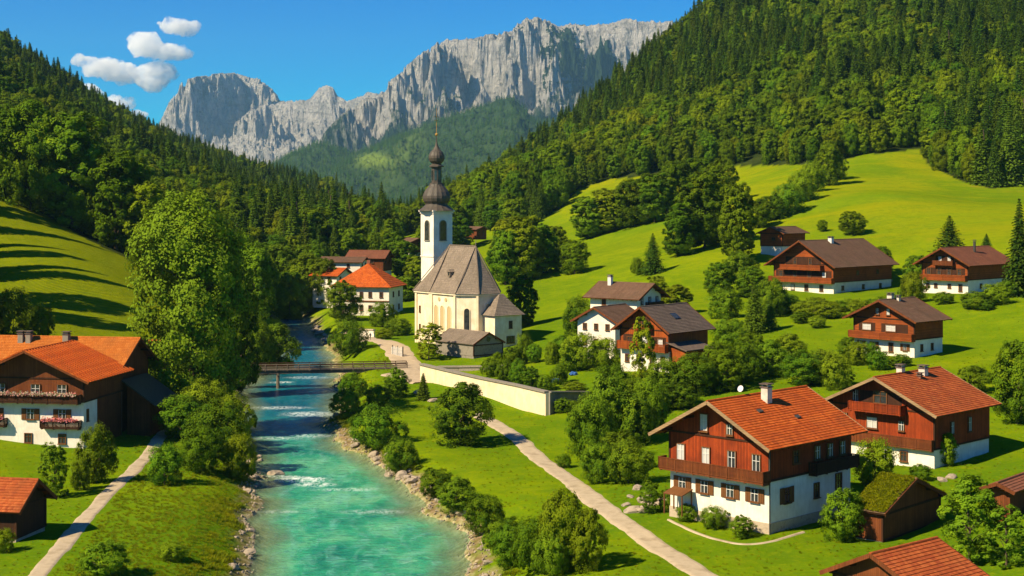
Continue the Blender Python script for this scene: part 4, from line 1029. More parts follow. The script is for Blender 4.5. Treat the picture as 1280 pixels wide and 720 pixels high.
for sx in (-1, 1): b.box((sx * 1.2, -.8, .9), (.12, .12, 2.2)); b.box((sx * 1.2, .8, 1.2), (.12, .12, 2.3))
part(b, 'canopy', MAT['shutter_wood'], A, T3((-W * .34, -L / 2 - 1.3, .9)))
b = MB().tube([(W / 2 + .1, -L / 2 - .12, -1), (W / 2 + .1, -L / 2 - .12, 9.0)], [.07, .07], 8)
part(b, 'downpipe', MAT['dark_metal'], A)
b = MB()
b.lathe([(.04, 0), (.27, .04), (.36, .1)], 14); part(b, 'satellite_dish', MAT['white_paint'], rf, T3((-.3, -.5 + L * .02 - 3, zr + .9)) @ Matrix.Rotation(1.2, 4, 'X'))
b = MB()
for x, y in ((.2, -.25), (.33, .05)): b.box((x * W, y * L, zr - x * W * math.tan(math.radians(28)) + .28), (.5, .7, .14), M=Matrix.Rotation(math.radians(28), 3, 'Y'))
part(b, 'roof_vent', MAT['dark_metal'], rf)
# B ----
B, rf, W, L, zr = house('chalet', 'second orange roofed chalet, behind the largest one, small red balcony under its gable', 'house', fit(1168, 588, 108, 45, 1038, 1236), 7.3, 2.5, 25,
    roofm='red_tile', trim='brown_wood', verge='pale_wood', os_=1.2, of=1.7, seed=2, shade_panels=[(.3, .7, 7.5, 9.0)],
    wins=[('F', .12, 1.2, 1.0, 1.2, 'd'), ('F', .4, 1.2, 1.0, 1.2, 'd'), ('F', .72, 1.25, 1.1, 1.3, 'd'), ('F', .14, 5.2, 1.1, 1.4, 'p'), ('F', .42, 5.0, 1.6, 1.5, 'c'), ('F', .70, 5.0, .9, 1.3, 'p'), ('F', .26, 8.2, .9, 1.6, 'p'), ('F', .5, 8.3, 2.0, 1.6, 'd'),
          ('R', .3, 4.8, .9, 1.6, 'p'), ('R', .62, 4.8, .9, 1.9, 'p')],
    balcs=[('F', .24, .74, 6.6, 1.3, 1.0, 'red_wood', False), ('F', 0.0, 1.0, 2.55, .6, 1.15, 'brown_wood', False)], chims=[(-.02, -.12, .8, 1.0, 'chimney_plaster'), (.06, .14, .9, 1.0, 'chimney_plaster'), (.10, .0, .5, .5, 'brick')])
# C ----
house('chalet', 'small brown roofed chalet alone on the right meadow with one balcony across its front', 'house', fit(1143, 446, 160, 47, 1068, 1178), 6.9, 3.0, 25,
    timber='log_wood', roofm='brown_tile', os_=1.4, of=1.8, seed=3, shade_panels=[(.08, .36, 4.1, 5.7), (.46, .9, 4.1, 5.7)],
    wins=[('F', u, 1.55, .95, 1.25, 's') for u in (.12, .34)] + [('F', .62, 1.4, 1.0, 1.7, 'd'), ('F', .85, 1.55, .95, 1.2, 's')] + [('F', .22, 4.9, 2.0, 1.3, 'c'), ('F', .62, 4.9, 2.2, 1.3, 'c'), ('F', .4, 7.9, .8, 1.3, 'p'), ('F', .58, 7.9, .8, 1.3, 'c'), ('R', .25, 1.5, .8, 1.3, 'd'), ('R', .62, 1.5, .8, 1.3, 'd')],
    balcs=[('F', -.03, 1.02, 3.0, 1.3, 1.1, 'log_wood', False)], chims=[(-.03, -.2, 1.0, 1.1, 'chimney_plaster'), (.05, -.1, .6, .8, 'chimney_plaster')])
# D ----
house('chalet', 'widest hillside chalet, broad brown roof over two stacked timber balconies', 'house', fit(1042, 368, 226, 46, 968, 1114), 7.9, 3.0, 31,
    timber='log_wood', roofm='brown_tile', os_=1.8, of=2.2, seed=4, shade_panels=[(.03, .97, 4.2, 5.9), (.2, .8, 7.3, 9.4)],
    wins=[('F', u, 1.45, 1.2, 1.6, 'c') for u in (.1, .32)] + [('F', u, 1.45, 1.2, 1.6, 'd') for u in (.55, .8)] + [('F', u, 4.9, 1.3, 1.5, 'd') for u in (.12, .36, .6)] + [('F', .85, 4.9, 1.3, 1.5, 'c')] + [('F', u, 8.2, 1.2, 1.7, 'd') for u in (.36, .62)] + [('R', u, 1.5, 1.1, 1.2, 'd') for u in (.15, .5, .8)] + [('R', u, 5.2, 1.1, 1.2, 'd') for u in (.4, .75)],
    balcs=[('F', -.04, 1.02, 2.95, 1.5, 1.15, 'log_wood', False), ('F', .16, .84, 6.2, 1.6, 1.1, 'log_wood', False)], chims=[(.06, -.1, 1.1, 1.4, 'white_paint')])
# E ----
E, rf, W, L, zr = house('chalet', 'rightmost hillside chalet with maroon roof and a thin dark chimney pipe', 'house', fit(1210, 367, 208, 46, 1153, 1262), 7.3, 3.1, 28,
    timber='log_wood', roofm='maroon_tile', os_=1.5, of=1.9, seed=5, shade_panels=[(.06, .94, 4.3, 5.9), (.3, .7, 7.5, 8.8)],
    wins=[('F', u, 1.6, .9, 1.0, 'd') for u in (.12, .3, .6)] + [('F', .84, 1.3, 1.0, 1.7, 'd')] + [('F', u, 5.0, 1.2, 1.5, 'd') for u in (.15, .38, .6, .82)] + [('F', u, 8.0, 1.0, 1.3, 'c') for u in (.4, .6)] + [('R', .3, 1.6, 1., 1.1, 'd')],
    balcs=[('F', .0, 1.0, 3.1, 1.3, 1.1, 'log_wood', False), ('F', .28, .72, 6.7, 1.1, .9, 'brown_wood', False)])
b = MB().tube([(.18 * W, 0, zr - 2), (.18 * W, 0, zr + 1.6)], [.32, .32], 8).tube([(.18 * W, 0, zr + 1.75), (.18 * W, 0, zr + 1.95)], [.45, .45], 8)
part(b, 'chimney', MAT['dark_metal'], rf)
# F ----
F_, rf, W, L, zr = house('chalet', 'grey roofed chalet with orange timber front, tree before it and a lean-to at its right', 'house', fit(836, 465, 155, 42, 776, 884), 7.5, 3.6, 34,
    timber='orange_wood', roofm='slate_tile', os_=1.1, of=1.5, seed=6, shade_panels=[(.42, .62, 4.0, 6.6), (.06, .3, 4.8, 6.2), (.66, .95, 4.6, 6.0), (.4, .62, 8.2, 9.4)],
    wins=[('F', u, 1.9, .95, 1.4, 'd') for u in (.14, .38, .66, .88)] + [('F', .2, 5.1, 1.3, 1.3, 'd'), ('F', .52, 5.1, 1.6, 1.9, 'c'), ('F', .84, 5.0, 1.2, 1.5, 'c'), ('F', .5, 8.3, 1.2, 1.6, 'd')],
    balcs=[('F', .0, .42, 3.8, 1.0, 1.2, 'orange_wood', False), ('F', .58, 1.0, 3.6, 1.1, 1.2, 'orange_wood', False), ('F', .34, .68, 7.2, .9, .9, 'orange_wood', False)])
b = MB(); x = .27 * W; b.box((x, -.05 * L, zr - x * math.tan(math.radians(34)) + .3), (1.5, 1.7, .16), M=Matrix.Rotation(math.radians(34), 3, 'Y'))
part(b, 'skylight', MAT['window_glass'], rf)
I4 = Matrix.Identity(4)
part(MB().box((W / 2 + 1.7, -L * .16, .6), (3.2, L * .62, 7.2)), 'annex_wall', MAT['orange_wood'], F_)
b = MB(); b.box((W / 2 + 1.75, -L * .16, 4.55), (4.6, L * .62 + 1.2, .2), M=Matrix.Rotation(math.radians(16), 3, 'Y')); part(b, 'annex_roof', MAT['slate_tile'], F_)
# white houses behind F
def spot_c(px, py, D, rz): X, Y, Z = at(px, py, D); return ((X, Y), Z, 8, 10, math.radians(rz))
house('white_house', 'upper white house behind the grey roofed chalet, brown roof with white chimney', 'house', spot_c(782, 402, 182, 52), 5.6, 3.0, 27, timber=None, roofm='brown_tile', WL=(9.0, 11.5), os_=1.3, of=1.4, seed=7,
    wins=[('F', u, 4.6, .9, 1.5, 'p') for u in (.2, .52, .82)] + [('L', .3, 4.2, 1, 1.2, 'd')], balcs=[('F', .35, .95, 3.4, .9, .9, 'dark_wood', False)], chims=[(-.1, .28, .8, 1.8, 'white_paint')])
house('white_house', 'lower white house tucked against the left side of the grey roofed chalet', 'house', spot_c(762, 434, 170, -36), 5.6, 3, 28, timber=None, roofm='brown_tile', WL=(8.5, 9.5), os_=1.0, of=1.0, seed=8,
    wins=[('F', u, z, .9, 1.2, 'd') for u in (.2, .5, .8) for z in (1.4, 4.3)] + [('L', .5, 3, .9, 1.2, 'd')])
# barn near D
house('barn', 'small wooden barn with white corner, left above the widest hillside chalet', 'barn', fit(978, 318, 252, 40, 951, 1006), 6.2, 2.3, 22, timber='log_wood', roofm='brown_tile', os_=1.0, of=1.0, seed=9,
    wins=[('F', .6, 4.4, 1.2, 1.0, 'd')])
# left chalet
spotL = fit(118, 558, 125, 9, -12, 140)
spotL = (spotL[0], spotL[1], spotL[2], 13.0, spotL[4])
LH, rf, W, L, zr = house('chalet', 'left chalet with white walls, dark timber gable and flower boxes along its balconies', 'house', spotL, 10.3, 6.7, 24, timber='brown_wood', roofm='orange_tile', os_=1.6, of=2.0, ob=.4, seed=10, ribs=.85,
    wins=[('F', u, 1.55, 1.2, 1.4, 'd') for u in (.16, .48, .80)] + [('F', u, 4.9, 1.3, 1.5, 's') for u in (.16, .50, .80)] + [('F', u, 8.3, 1.5, 1.8, 'p') for u in (.22, .55, .8)] + [('R', .09, 4.8, .6, 1.7, 'd'), ('R', .09, 1.6, .8, 1.0, 'd')],
    balcs=[('F', -.02, .98, 6.75, 1.2, 1.05, 'dark_wood', True), ('F', .0, .28, 3.3, .9, 1.0, 'dark_wood', True), ('F', .62, .98, 3.2, .9, 1.0, 'dark_wood', True)])
part(MB().box((W / 2 + .02, L * .16, 2.7), (.16, L * .64, 8.0)), 'timber_cladding', MAT['brown_wood'], LH)
# rear wing with ridge across, and dark lean-to
M2 = T3((-3.4, 12.3, 2.0)) @ RZ(PI / 2)
rf2, zr2 = gable_body(LH, M2, 12.0, 21.0, 8.4, .0, math.radians(30), 'white_plaster', 'brown_wood', 'amber_tile', os_=1.2, of=1.3, ob=1.0, seed=11, row=.4)
for y, w in ((-.02, .9), (.27, .8), (.33, .8)): chimney(rf2, -.10 * 12, y * 21, zr2, math.radians(30), w, 1.4, 'grey_plaster')
b = MB(); b.prism_y([(0, -2), (3.6, -2), (3.6, 5.2), (0, 7.6)], 0, 8); part(b, 'annex_wall', MAT['brown_wood'], LH, T3((W / 2 + .6, 7.0, 0)))
b = MB(); b.bar((-.6, 4.0, 8.3), (4.9, 4.0, 4.6), 9.6, .2, up=(0, 0, 1)); part(b, 'annex_roof', MAT['dark_metal'], LH, T3((W / 2 + .6, 7.0, 0)))
house('shed', 'tiny terracotta roofed shed half hidden between left chalet and huge tree', 'shed', spot_c(186, 452, 152, 60), 2.6, 0, 24, timber='dark_wood', roofm='red_tile', WL=(4.2, 5), os_=.5, of=.5, seed=12)
# small left shed
house('shed', 'small brown shed with red tiled roof at the left picture edge beside the path', 'shed', spot_c(-9, 668, 92, 80), 3.7, .4, 33, base='stone_base', timber='dark_wood', roofm='red_tile', WL=(6.2, 8.5), os_=.9, of=.9, seed=13)
# turf shed
TS, rf, W, L, zr = house('turf_roofed_shed', 'brown plank shed with grass growing on its roof, beside the large chalet', 'shed', fit(1103, 680, 88, -48, 1070, 1174), 3.2, .25, 21, base='stone_base', timber='brown_wood', roofm='soil', os_=.55, of=.6, ob=.6, seed=14, trim='dark_wood',
    wins=[])
tp = math.tan(math.radians(21)); r_ = np.random.default_rng(5); n = 9000
xs_ = r_.uniform(-W / 2 - .5, W / 2 + .5, n); ys_ = r_.uniform(-L / 2 - .5, L / 2 + .55, n); cl = fbm(xs_ * .8, ys_ * .8, 3, 8)
V, F, T = leaves(np.stack([xs_, ys_, zr - np.abs(xs_) * tp + .22 + cl * .25], 1), r_.normal(size=(n, 3)) + [0, 0, .25], .34, np.clip(cl * 1.3 - .1 + r_.normal(size=n) * .12, 0, 1), r_, .45)
part(mesh_np('turf', V, F, [MAT['grass_blade']], dict(tint=T)), 'turf', None, rf)
# bottom roof house and right shed
house('shed', 'tile roofed building cut by the bottom picture edge', 'shed', spot_c(1130, 768, 74, -50), 3.6, .3, 25, base='stone_base', timber='brown_wood', roofm='red_tile', WL=(8.6, 7.5), os_=.8, of=.9, seed=15)
house('shed', 'dark plank shed cut by the right picture edge', 'shed', fit(1262, 652, 89, 40, 1240, 1310), 3.4, 0, 22, timber='brown_wood', roofm='maroon_tile', os_=.9, of=1.0, seed=16)
# valley houses behind the river bend
def hip_roof(W, L, zE, zR, ov, rl, n=14):
    b = MB(); w = W / 2 + ov; l = L / 2 + ov
    lv = []
    for i in range(n + 1):
        f = i / n; f2 = f
        lv.append((w * (1 - f) + .02 * f, l * (1 - f) + rl / 2 * f, zE + (zR - zE) * f2))
    for i in range(n):
        x0, y0, z0 = lv[i]; x1, y1, z1 = lv[i + 1]; z0 += .05
        a = [(-x0, -y0, z0), (x0, -y0, z0), (x0, y0, z0), (-x0, y0, z0)]; c = [(-x1, -y1, z1), (x1, -y1, z1), (x1, y1, z1), (-x1, y1, z1)]
        d = [(p[0], p[1], p[2] - .05) for p in a]
        b.add(a + c + d, [(j, (j + 1) % 4, 4 + (j + 1) % 4, 4 + j) for j in range(4)] + [(8 + j, 8 + (j + 1) % 4, (j + 1) % 4, j) for j in range(4)])
    b.add([(-w, -l, zE), (w, -l, zE), (w, l, zE), (-w, l, zE)], [(3, 2, 1, 0)], 1)
    b.box((0, 0, zE - .09), (2 * w, 2 * l, .14), mi=1)
    return b
X, Y, Z = at(461, 393, 262); KEEP.append((X, Y, 13))
GH = empty('white_house', (X, Y, Z), math.radians(-14), 'white two storey house with a bright orange hipped roof near the river bend', 'house')
gw, gl, gh = 17.0, 13.0, 8.6
part(MB().box((0, 0, (gh - 3) / 2), (gw, gl, gh + 3)), 'plaster_wall', MAT['white_plaster'], GH)
rfG = part(hip_roof(gw, gl, gh, gh + 6.6, 1.1, 1.5), 'roof', [MAT['orange_tile'], MAT['brown_wood']], GH)
part(MB().box((-.5, 1.5, gh + 6.3), (1, 1, 2.4)), 'chimney', MAT['brick'], rfG)
part(MB().box((0, -gl / 2 - .1, 4.4), (gw + .2, .3, .3)), 'string_course', MAT['brown_wood'], GH)
for u in (.12, .28, .5, .66, .86):
    for z in (2.4, 6.3): window(GH, face(I4, 'F', u, z, gw, gl, .012), 1.1, 1.6, 'd')
for u in (.3, .7):
    for z in (2.4, 6.3): window(GH, face(I4, 'L', u, z, gw, gl, .012), 1.1, 1.6, 'd'); window(GH, face(I4, 'R', u, z, gw, gl, .012), 1.1, 1.6, 'd')
def small(label, px, py, D, rz, W, L, he, roofm, timber=None, h1=2.6, pitch=24):
    house('house', label, 'house', spot_c(px, py, D, rz), he, h1, pitch, timber=timber, roofm=roofm, WL=(W, L), os_=.9, of=1.0, seed=int(px), wins=[('F', u, z, 1.0, 1.4, 'd') for u in (.25, .7) for z in (1.5, he - 1.2)] + [('L', u, he - 1.3, 1.0, 1.3, 'd') for u in (.3, .7)])
small('white house with low orange roof at the left of the hipped roof house', 415, 372, 285, 65, 9, 9, 7.5, 'orange_tile')
small('flat brown roofed house behind the hipped roof house, left one', 430, 356, 300, 80, 9, 14, 8, 'brown_tile', None, 4, 16)
small('brown roofed house behind the ridge of the hipped roof house', 462, 352, 310, 78, 10, 13, 8.6, 'maroon_tile', 'brown_wood', 4, 24)
small('small house with orange roof among the trees left of the valley houses', 356, 372, 318, 60, 7, 10, 5.5, 'orange_tile', 'red_wood', 2.5, 28)
small('brown two storey house among trees left of the church tower', 516, 322, 325, 30, 7, 8, 5.6, 'brown_tile', 'brown_wood', 2, 22)
small('tiny low brown hut at the forest edge right of the church tower', 595, 291, 400, 40, 5.5, 8, 1.7, 'brown_tile', 'brown_wood', 0, 18)
# ------------------------------------------------------------------ church
KEEP.append((-12.4, 346, 14))
CB = 5.3
CH = empty('church', (-12.36, 346.2, CB), .65, 'white village church with steep grey shingle roof and onion domed tower', 'church')
KEEP.append((-19, 355, 7)); KEEP.append((-5, 335, 9))
hw = 5.75
foot = [(-hw, 8.5), (-hw, -7.5), (-2.7, -11.6), (2.7, -11.6), (hw, -7.5), (hw, 8.5)]
He = 11.9; HR = 22.3
part(MB().prism(foot, -3, He), 'nave_wall', MAT['church_plaster'], CH)
for y in (8.2, 2.6, 1.9, -7.2): part(MB().box((-hw - .12, y, (He - 3) / 2), (.3, .7, He + 2.6)), 'pilaster', MAT['wall_plaster'], CH)
for x, y, a in ((-2.75, -11.6, .6), (2.75, -11.6, -.6)): part(MB().box((x, y, (He - 3) / 2), (.7, .5, He + 2.6), rz=a), 'pilaster', MAT['wall_plaster'], CH)
part(MB().prism([(x * 1.03, y * 1.015) for x, y in foot], -3, 1.5), 'plinth', MAT['wall_plaster'], CH)
cor = MB().prism([(x * 1.075, y * 1.035) for x, y in foot], He - .35, He + .02); part(cor, 'cornice', MAT['church_plaster'], CH)
# roof in courses between eave ring and ridge
def ring_roof(b, ring, top, n=26, step=.06):
    m = len(ring)
    for i in range(n):
        f0, f1 = i / n, (i + 1) / n
        def sw(f): return f - .05 * math.sin(PI * f)     # slight bell at the eaves
        a = [(r[0] + (t[0] - r[0]) * f0, r[1] + (t[1] - r[1]) * f0, r[2] + (t[2] - r[2]) * sw(f0) + step) for r, t in zip(ring, top)]
        c = [(r[0] + (t[0] - r[0]) * f1, r[1] + (t[1] - r[1]) * f1, r[2] + (t[2] - r[2]) * sw(f1)) for r, t in zip(ring, top)]
        d = [(p[0], p[1], p[2] - step) for p in a]
        b.add(a + c + d, [(j, (j + 1) % m, m + (j + 1) % m, m + j) for j in range(m)] + [(2 * m + j, 2 * m + (j + 1) % m, (j + 1) % m, j) for j in range(m)])
    b.add(ring, [tuple(range(m))])
ring = [(x * 1.10, y * 1.06, He) for x, y in foot]
ra, rb = (0, 3.2, HR), (0, -7.0, HR)
tops = [ra, (0, -6.9, HR), rb, rb, (.02, -6.9, HR), (.02, 3.2, HR)]
b = MB(); ring_roof(b, ring, tops)
rfC = part(b, 'roof', MAT['shingle'], CH)
b = MB()
for p, q in ((ring[0], ra), (ring[2], rb), (ring[3], rb), (ring[1], tops[1]), (ring[4], tops[4])): b.bar(Vector(p) + Vector((0, 0, .1)), Vector(q) + Vector((0, 0, .1)), .22, .16)
b.bar((-hw * 1.1, 2.2, He + .12), (0, 3.1, HR + .05), .25, .2)
b.bar((0, 3.2, HR + .1), (0, -7.1, HR + .1), .3, .22)
b.tube([(0, -7, HR), (0, -7, HR + 1.6)], [.12, .03], 6)
part(b, 'ridge_cap', MAT['shingle'], rfC)
b = MB(); b.box((-3.35, -1.5, 16.2), (1.4, 1.0, 1.2)); b.prism_y([(-.8, 0), (.8, 0), (0, .6)], -.7, .7); 
b = MB(); b.box((0, 0, .45), (1.5, 1.0, 1.1)); b.add([(-.95, -.75, .95), (-.95, .75, .95), (.9, .75, .95), (.9, -.75, .95), (-.95, 0, 1.55), (.9, 0, 1.55)], [(0, 1, 4), (3, 5, 2), (0, 4, 5, 3), (1, 2, 5, 4), (0, 3, 2, 1)])
b.box((-.74, 0, .5), (.06, .6, .7), mi=1)
part(b, 'dormer', [MAT['shingle'], MAT['window_glass']], rfC, T3((-3.55, -2.6, 15.6)))
def arch_poly(w, h, n=8):
    pts = [(w / 2, -h / 2)] + [(w / 2 * math.cos(PI * i / n), h / 2 - w / 2 + w / 2 * math.sin(PI * i / n)) for i in range(n + 1)] + [(-w / 2, -h / 2)]
    return pts
def arch_window(parent, M, w, h, glass='curtain_c', frame='wall_plaster'):
    o_, i_ = arch_poly(w + .3, h + .3, 10), arch_poly(w, h, 10); m = len(o_); b = MB()
    vs = [(x, 0, z) for x, z in o_] + [(x, -.14, z) for x, z in o_] + [(x, 0, z) for x, z in i_] + [(x, -.14, z) for x, z in i_]
    fs = []
    for j in range(m):
        k = (j + 1) % m
        fs += [(j, k, m + k, m + j), (m + j, m + k, 3 * m + k, 3 * m + j), (3 * m + j, 3 * m + k, 2 * m + k, 2 * m + j)]
    b.add(vs, fs)
    b.box((0, -.1, -h / 2 - .1), (w + .5, .3, .12))
    o = part(b, 'window', MAT[frame], parent, M)
    part(MB().prism_y([(x, z) for x, z in reversed(i_)], -.05, -.01), 'pane', MAT[glass], o)
    return o
_gg = G('church_glass'); MAT['church_glass'] = _gg.pbr(_gg.mix(_gg.noise(_gg.mapv(_gg.coord(), (3, 3, 3)), 2, 3), (.42, .31, .15), (.56, .44, .24)), .35, None, .4)
def cface(f, s, z):
    if f == 'L': return T3((-hw - .01, s, z)) @ RZ(-PI / 2)
    a, c = {'D': (foot[1], foot[2]), 'E': (foot[2], foot[3]), 'G': (foot[3], foot[4])}[f]
    p = Vector(a).lerp(Vector(c), s); d = Vector(c) - Vector(a)
    return T3((p.x, p.y, z)) @ RZ(math.atan2(d.y, d.x)) @ T3((0, -.01, 0))
for s in (.2, -2.2, -4.9): arch_window(CH, cface('L', s, 6.2), 1.25, 5.6, 'church_glass')
for s in (-1.0, -3.6): 
    o = part(MB().lathe([(.42, 0), (.45, .1)], 16), 'round_window', MAT['church_glass'], CH, T3((-hw - .02, s, 10.4)) @ Matrix.Rotation(-PI / 2, 4, 'Y'))
for s in (5.2, 6.8):
    for z in (3.6, 7.8): window(CH, cface('L', s, z), .6, 1.5, 'd') if s > 6 else None
arch_window(CH, cface('D', .5, 5.6), 1.3, 6.2, 'window_glass')
arch_window(CH, cface('E', .5, 7.4), 1.2, 4.6, 'church_glass')
# sacristy
M3 = T3((2.5, -13.2, 0)); sw_, sl_, sh_ = 7.4, 5.2, 7.3
part(MB().box((0, 0, (sh_ - 3) / 2), (sw_, sl_, sh_ + 3)), 'sacristy_wall', MAT['church_plaster'], CH, M3)
b = MB(); rg = [(-sw_ / 2 - .6, -sl_ / 2 - .6, sh_), (sw_ / 2 + .6, -sl_ / 2 - .6, sh_), (sw_ / 2 + .6, sl_ / 2 + .6, sh_), (-sw_ / 2 - .6, sl_ / 2 + .6, sh_)]
ring_roof(b, rg, [(-.5, 0, sh_ + 4.6), (.5, 0, sh_ + 4.6), (.5, .02, sh_ + 4.6), (-.5, .02, sh_ + 4.6)], 14)
part(b, 'sacristy_roof', MAT['shingle'], CH, M3)
window(CH, M3 @ T3((.6, -sl_ / 2 - .012, 5.2)), .95, 1.7, 'd'); window(CH, M3 @ T3((.6, -sl_ / 2 - .012, 1.9)), 2.2, 1.6, 'd')
# tower
TWM = T3((2.1, 11.6, 0)); ts_ = 5.2; th_ = 30.2
part(MB().box((0, 0, (th_ - 3) / 2), (ts_, ts_, th_ + 3)), 'tower_wall', MAT['white_plaster'], CH, TWM)
b = MB()
for z, e in ((19.6, .3), (th_ - .5, .45), (th_ - .05, .9)): b.box((0, 0, z), (ts_ + e, ts_ + e, .35))
for sx in (-1, 1):
    for sy in (-1, 1): b.box((sx * (ts_ / 2 - .25), sy * (ts_ / 2 - .25), 24.6), (.62, .62, 9.4))
part(b, 'tower_cornice', MAT['white_plaster'], CH, TWM)
for M_ in (T3((0, -ts_ / 2 - .02, 25.6)), T3((-ts_ / 2 - .02, 0, 25.6)) @ RZ(-PI / 2), T3((ts_ / 2 + .02, 0, 25.6)) @ RZ(PI / 2)):
    arch_window(CH, TWM @ M_, 1.7, 4.6, 'window_glass', 'grey_plaster')
z0 = th_
prof = [(4.05, 0), (3.9, .18), (3.0, .9), (2.55, 1.35), (2.5, 1.6), (2.95, 2.2), (3.15, 2.9), (3.12, 3.5), (2.8, 4.4), (2.25, 5.2), (1.75, 5.8), (1.5, 6.3)]
dome = part(MB().lathe([(r, z0 + z) for r, z in prof], 32, ribs=1, ribamp=.035), 'onion_dome', MAT['copper_dark'], CH, TWM)
b = MB().lathe([(1.65, z0 + 6.2), (1.65, z0 + 6.5), (1.2, z0 + 6.55), (1.2, z0 + 10.2), (1.75, z0 + 10.25), (1.75, z0 + 10.5), (1.1, z0 + 10.9)], 8, rot=PI / 8)
for j in range(8):
    t = 2 * PI * j / 8 ; b.box((math.cos(t) * 1.12, math.sin(t) * 1.12, z0 + 8.3), (.12, .5, 2.3), rz=t, mi=1)
part(b, 'lantern', [MAT['copper_dark'], MAT['window_glass']], CH, TWM)
prof = [(1.0, 10.85), (1.1, 11.1), (1.6, 11.6), (1.82, 12.3), (1.78, 12.9), (1.42, 13.7), (.8, 14.4), (.4, 15.1), (.18, 16), (.1, 17.5)]
part(MB().lathe([(r, z0 + z) for r, z in prof], 32, ribs=1, ribamp=.035), 'upper_dome', MAT['copper_dark'], CH, TWM)
b = MB().tube([(0, 0, z0 + 17), (0, 0, z0 + 24)], [.1, .06], 6).lathe([(.05, z0 + 17.4), (.35, z0 + 17.7), (.35, z0 + 18), (.05, z0 + 18.3)], 12)
b.box((0, 0, z0 + 22), (1.5, .12, .14)).box((0, 0, z0 + 21.2), (.9, .12, .14)); part(b, 'cross', MAT['gold'], CH, TWM)
# stone chapel in front of the church
CP_, rf, W, L, zr = house('stone_chapel', 'low grey stone chapel with shingle roof in front of the church', 'chapel', fit(592, 447, 185, -42, 545, 628), 2.8, .3, 27, base='stone_wall', timber='stone_wall', roofm='shingle', os_=.4, of=.4, ob=.4, trim='grey_wood', seed=20)
part(MB().lathe([(.55, 0), (.55, .06)], 18), 'round_window', MAT['window_glass'], CP_, T3((0, -L / 2 - .09, 3.6)) @ Matrix.Rotation(PI / 2, 4, 'X'))
# ------------------------------------------------------------------ walls
def wall_run(name, label, pts, hs, th, mat, cope, down=2.5):
    """pts: (x, y, z top)"""
    n = len(pts); P_ = [Vector(p) for p in pts]; b = MB(); c = MB()
    def off(i, d):
        a = P_[max(i - 1, 0)]; e = P_[min(i + 1, n - 1)]; t = (e - a); t.z = 0; t.normalize(); return Vector((t.y, -t.x, 0)) * d
    def sheet(B_, w, zt, zb):
        vs = []; fs = []
        for i, p in enumerate(P_):
            o = off(i, w / 2); g0 = p.z + zb if zb > -1 else p.z + zb - hs[i]
            vs += [p + o + Vector((0, 0, zt)), p - o + Vector((0, 0, zt)), Vector((p.x + o.x, p.y + o.y, g0)), Vector((p.x - o.x, p.y - o.y, g0))]
        for i in range(n - 1):
            a, e = i * 4, i * 4 + 4
            fs += [(a, e, e + 1, a + 1), (a, a + 2, e + 2, e), (a + 1, e + 1, e + 3, a + 3), (a + 2, a + 3, e + 3, e + 2)]
        fs += [(0, 1, 3, 2), (4 * n - 4, 4 * n - 2, 4 * n - 1, 4 * n - 3)]
        B_.add(vs, fs)
    sheet(b, th, 0, -down); sheet(c, th + .45, .28, .003)
    o0 = P_[0]; e = empty(name, (o0.x, o0.y, o0.z - hs[0]), 0, label, 'wall')
    for mb, nm, m in ((b, 'masonry', mat), (c, 'coping', cope)):
        mb.v = [(x - e.location.x, y - e.location.y, z - e.location.z) for x, y, z in mb.v]; part(mb, nm, MAT[m], e)
def w3(px, py, D): return tuple(at(px, py, D))
wall_run('churchyard_wall', 'long pale churchyard wall with dark stone coping above the meadow', [w3(527, 456, 168), w3(556, 463, 162), w3(600, 473, 155.5), w3(645, 482, 149), w3(684, 491, 143.5)], [3.4] * 5, .6, 'wall_plaster', 'stone_wall', 3)
wall_run('churchyard_wall', 'short shaded end of the churchyard wall', [w3(685.5, 491, 143.6), w3(710, 491, 147), w3(735, 491, 150.5)], [3.6] * 3, .6, 'grey_plaster', 'stone_wall', 3)  # shade of this end is put into its darker plaster
wall_run('stone_wall', 'rough grey stone terrace wall between church lawn and churchyard garden', [w3(548, 459, 176), w3(575, 459, 175), w3(620, 458.5, 172), w3(665, 456, 172), w3(735, 448, 177)], [2.0] * 5, .7, 'stone_wall', 'stone_wall', 2)
wall_run('white_wall', 'short low white wall at the far end of the church path', [w3(443, 412, 222), w3(468, 413, 219)], [1.7, 1.7], .4, 'white_plaster', 'stone_base', 1.5)
# ------------------------------------------------------------------ bridge
bx0 = Vector((-56.5, 306.5, 3.9)); bx1 = Vector((-21.5, 311.5, 3.75)); bd = (bx1 - bx0); BLn = bd.length; ang = math.atan2(bd.y, bd.x)
BR = empty('footbridge', (bx0.x, bx0.y, 0), ang, 'dark wooden footbridge with plank railings crossing the turquoise river', 'bridge')
b = MB(); b.box((BLn / 2, 0, 3.55), (BLn, 3.0, .2))
for y in (-1.2, 0, 1.2): b.box((BLn / 2, y, 3.2), (BLn, .35, .5))
for i in range(int(BLn / .5)): b.box((.25 + i * .5, 0, 3.69), (.42, 3.3, .07))
part(b, 'deck', MAT['grey_wood'], BR)
for y in (-1.55, 1.55):
    b = MB()
    b.box((BLn / 2, y, 4.85), (BLn, .16, .14)); b.box((BLn / 2, y, 4.35), (BLn, .06, .22)); b.box((BLn / 2, y, 3.98), (BLn, .06, .22))
    for i in range(int(BLn / 2.2) + 1): b.box((.1 + i * 2.2, y, 4.15), (.16, .18, 1.4))
    part(b, 'railing', MAT['dark_wood' if y > 0 else 'weathered_wood'], BR)
b = MB()
for y in (-1.1, 1.1): b.tube([(9.2, y * 1.25, -3), (9.2, y, 3.0)], [.38, .32], 9)
b.box((9.2, 0, 2.8), (.5, 3.4, .4)); b.bar((9.2, -1.2, .6), (9.2, 1.2, 2.4), .18, .2); b.bar((9.2, 1.2, .6), (9.2, -1.2, 2.4), .19, .2)
part(b, 'pier', MAT['grey_wood'], BR)
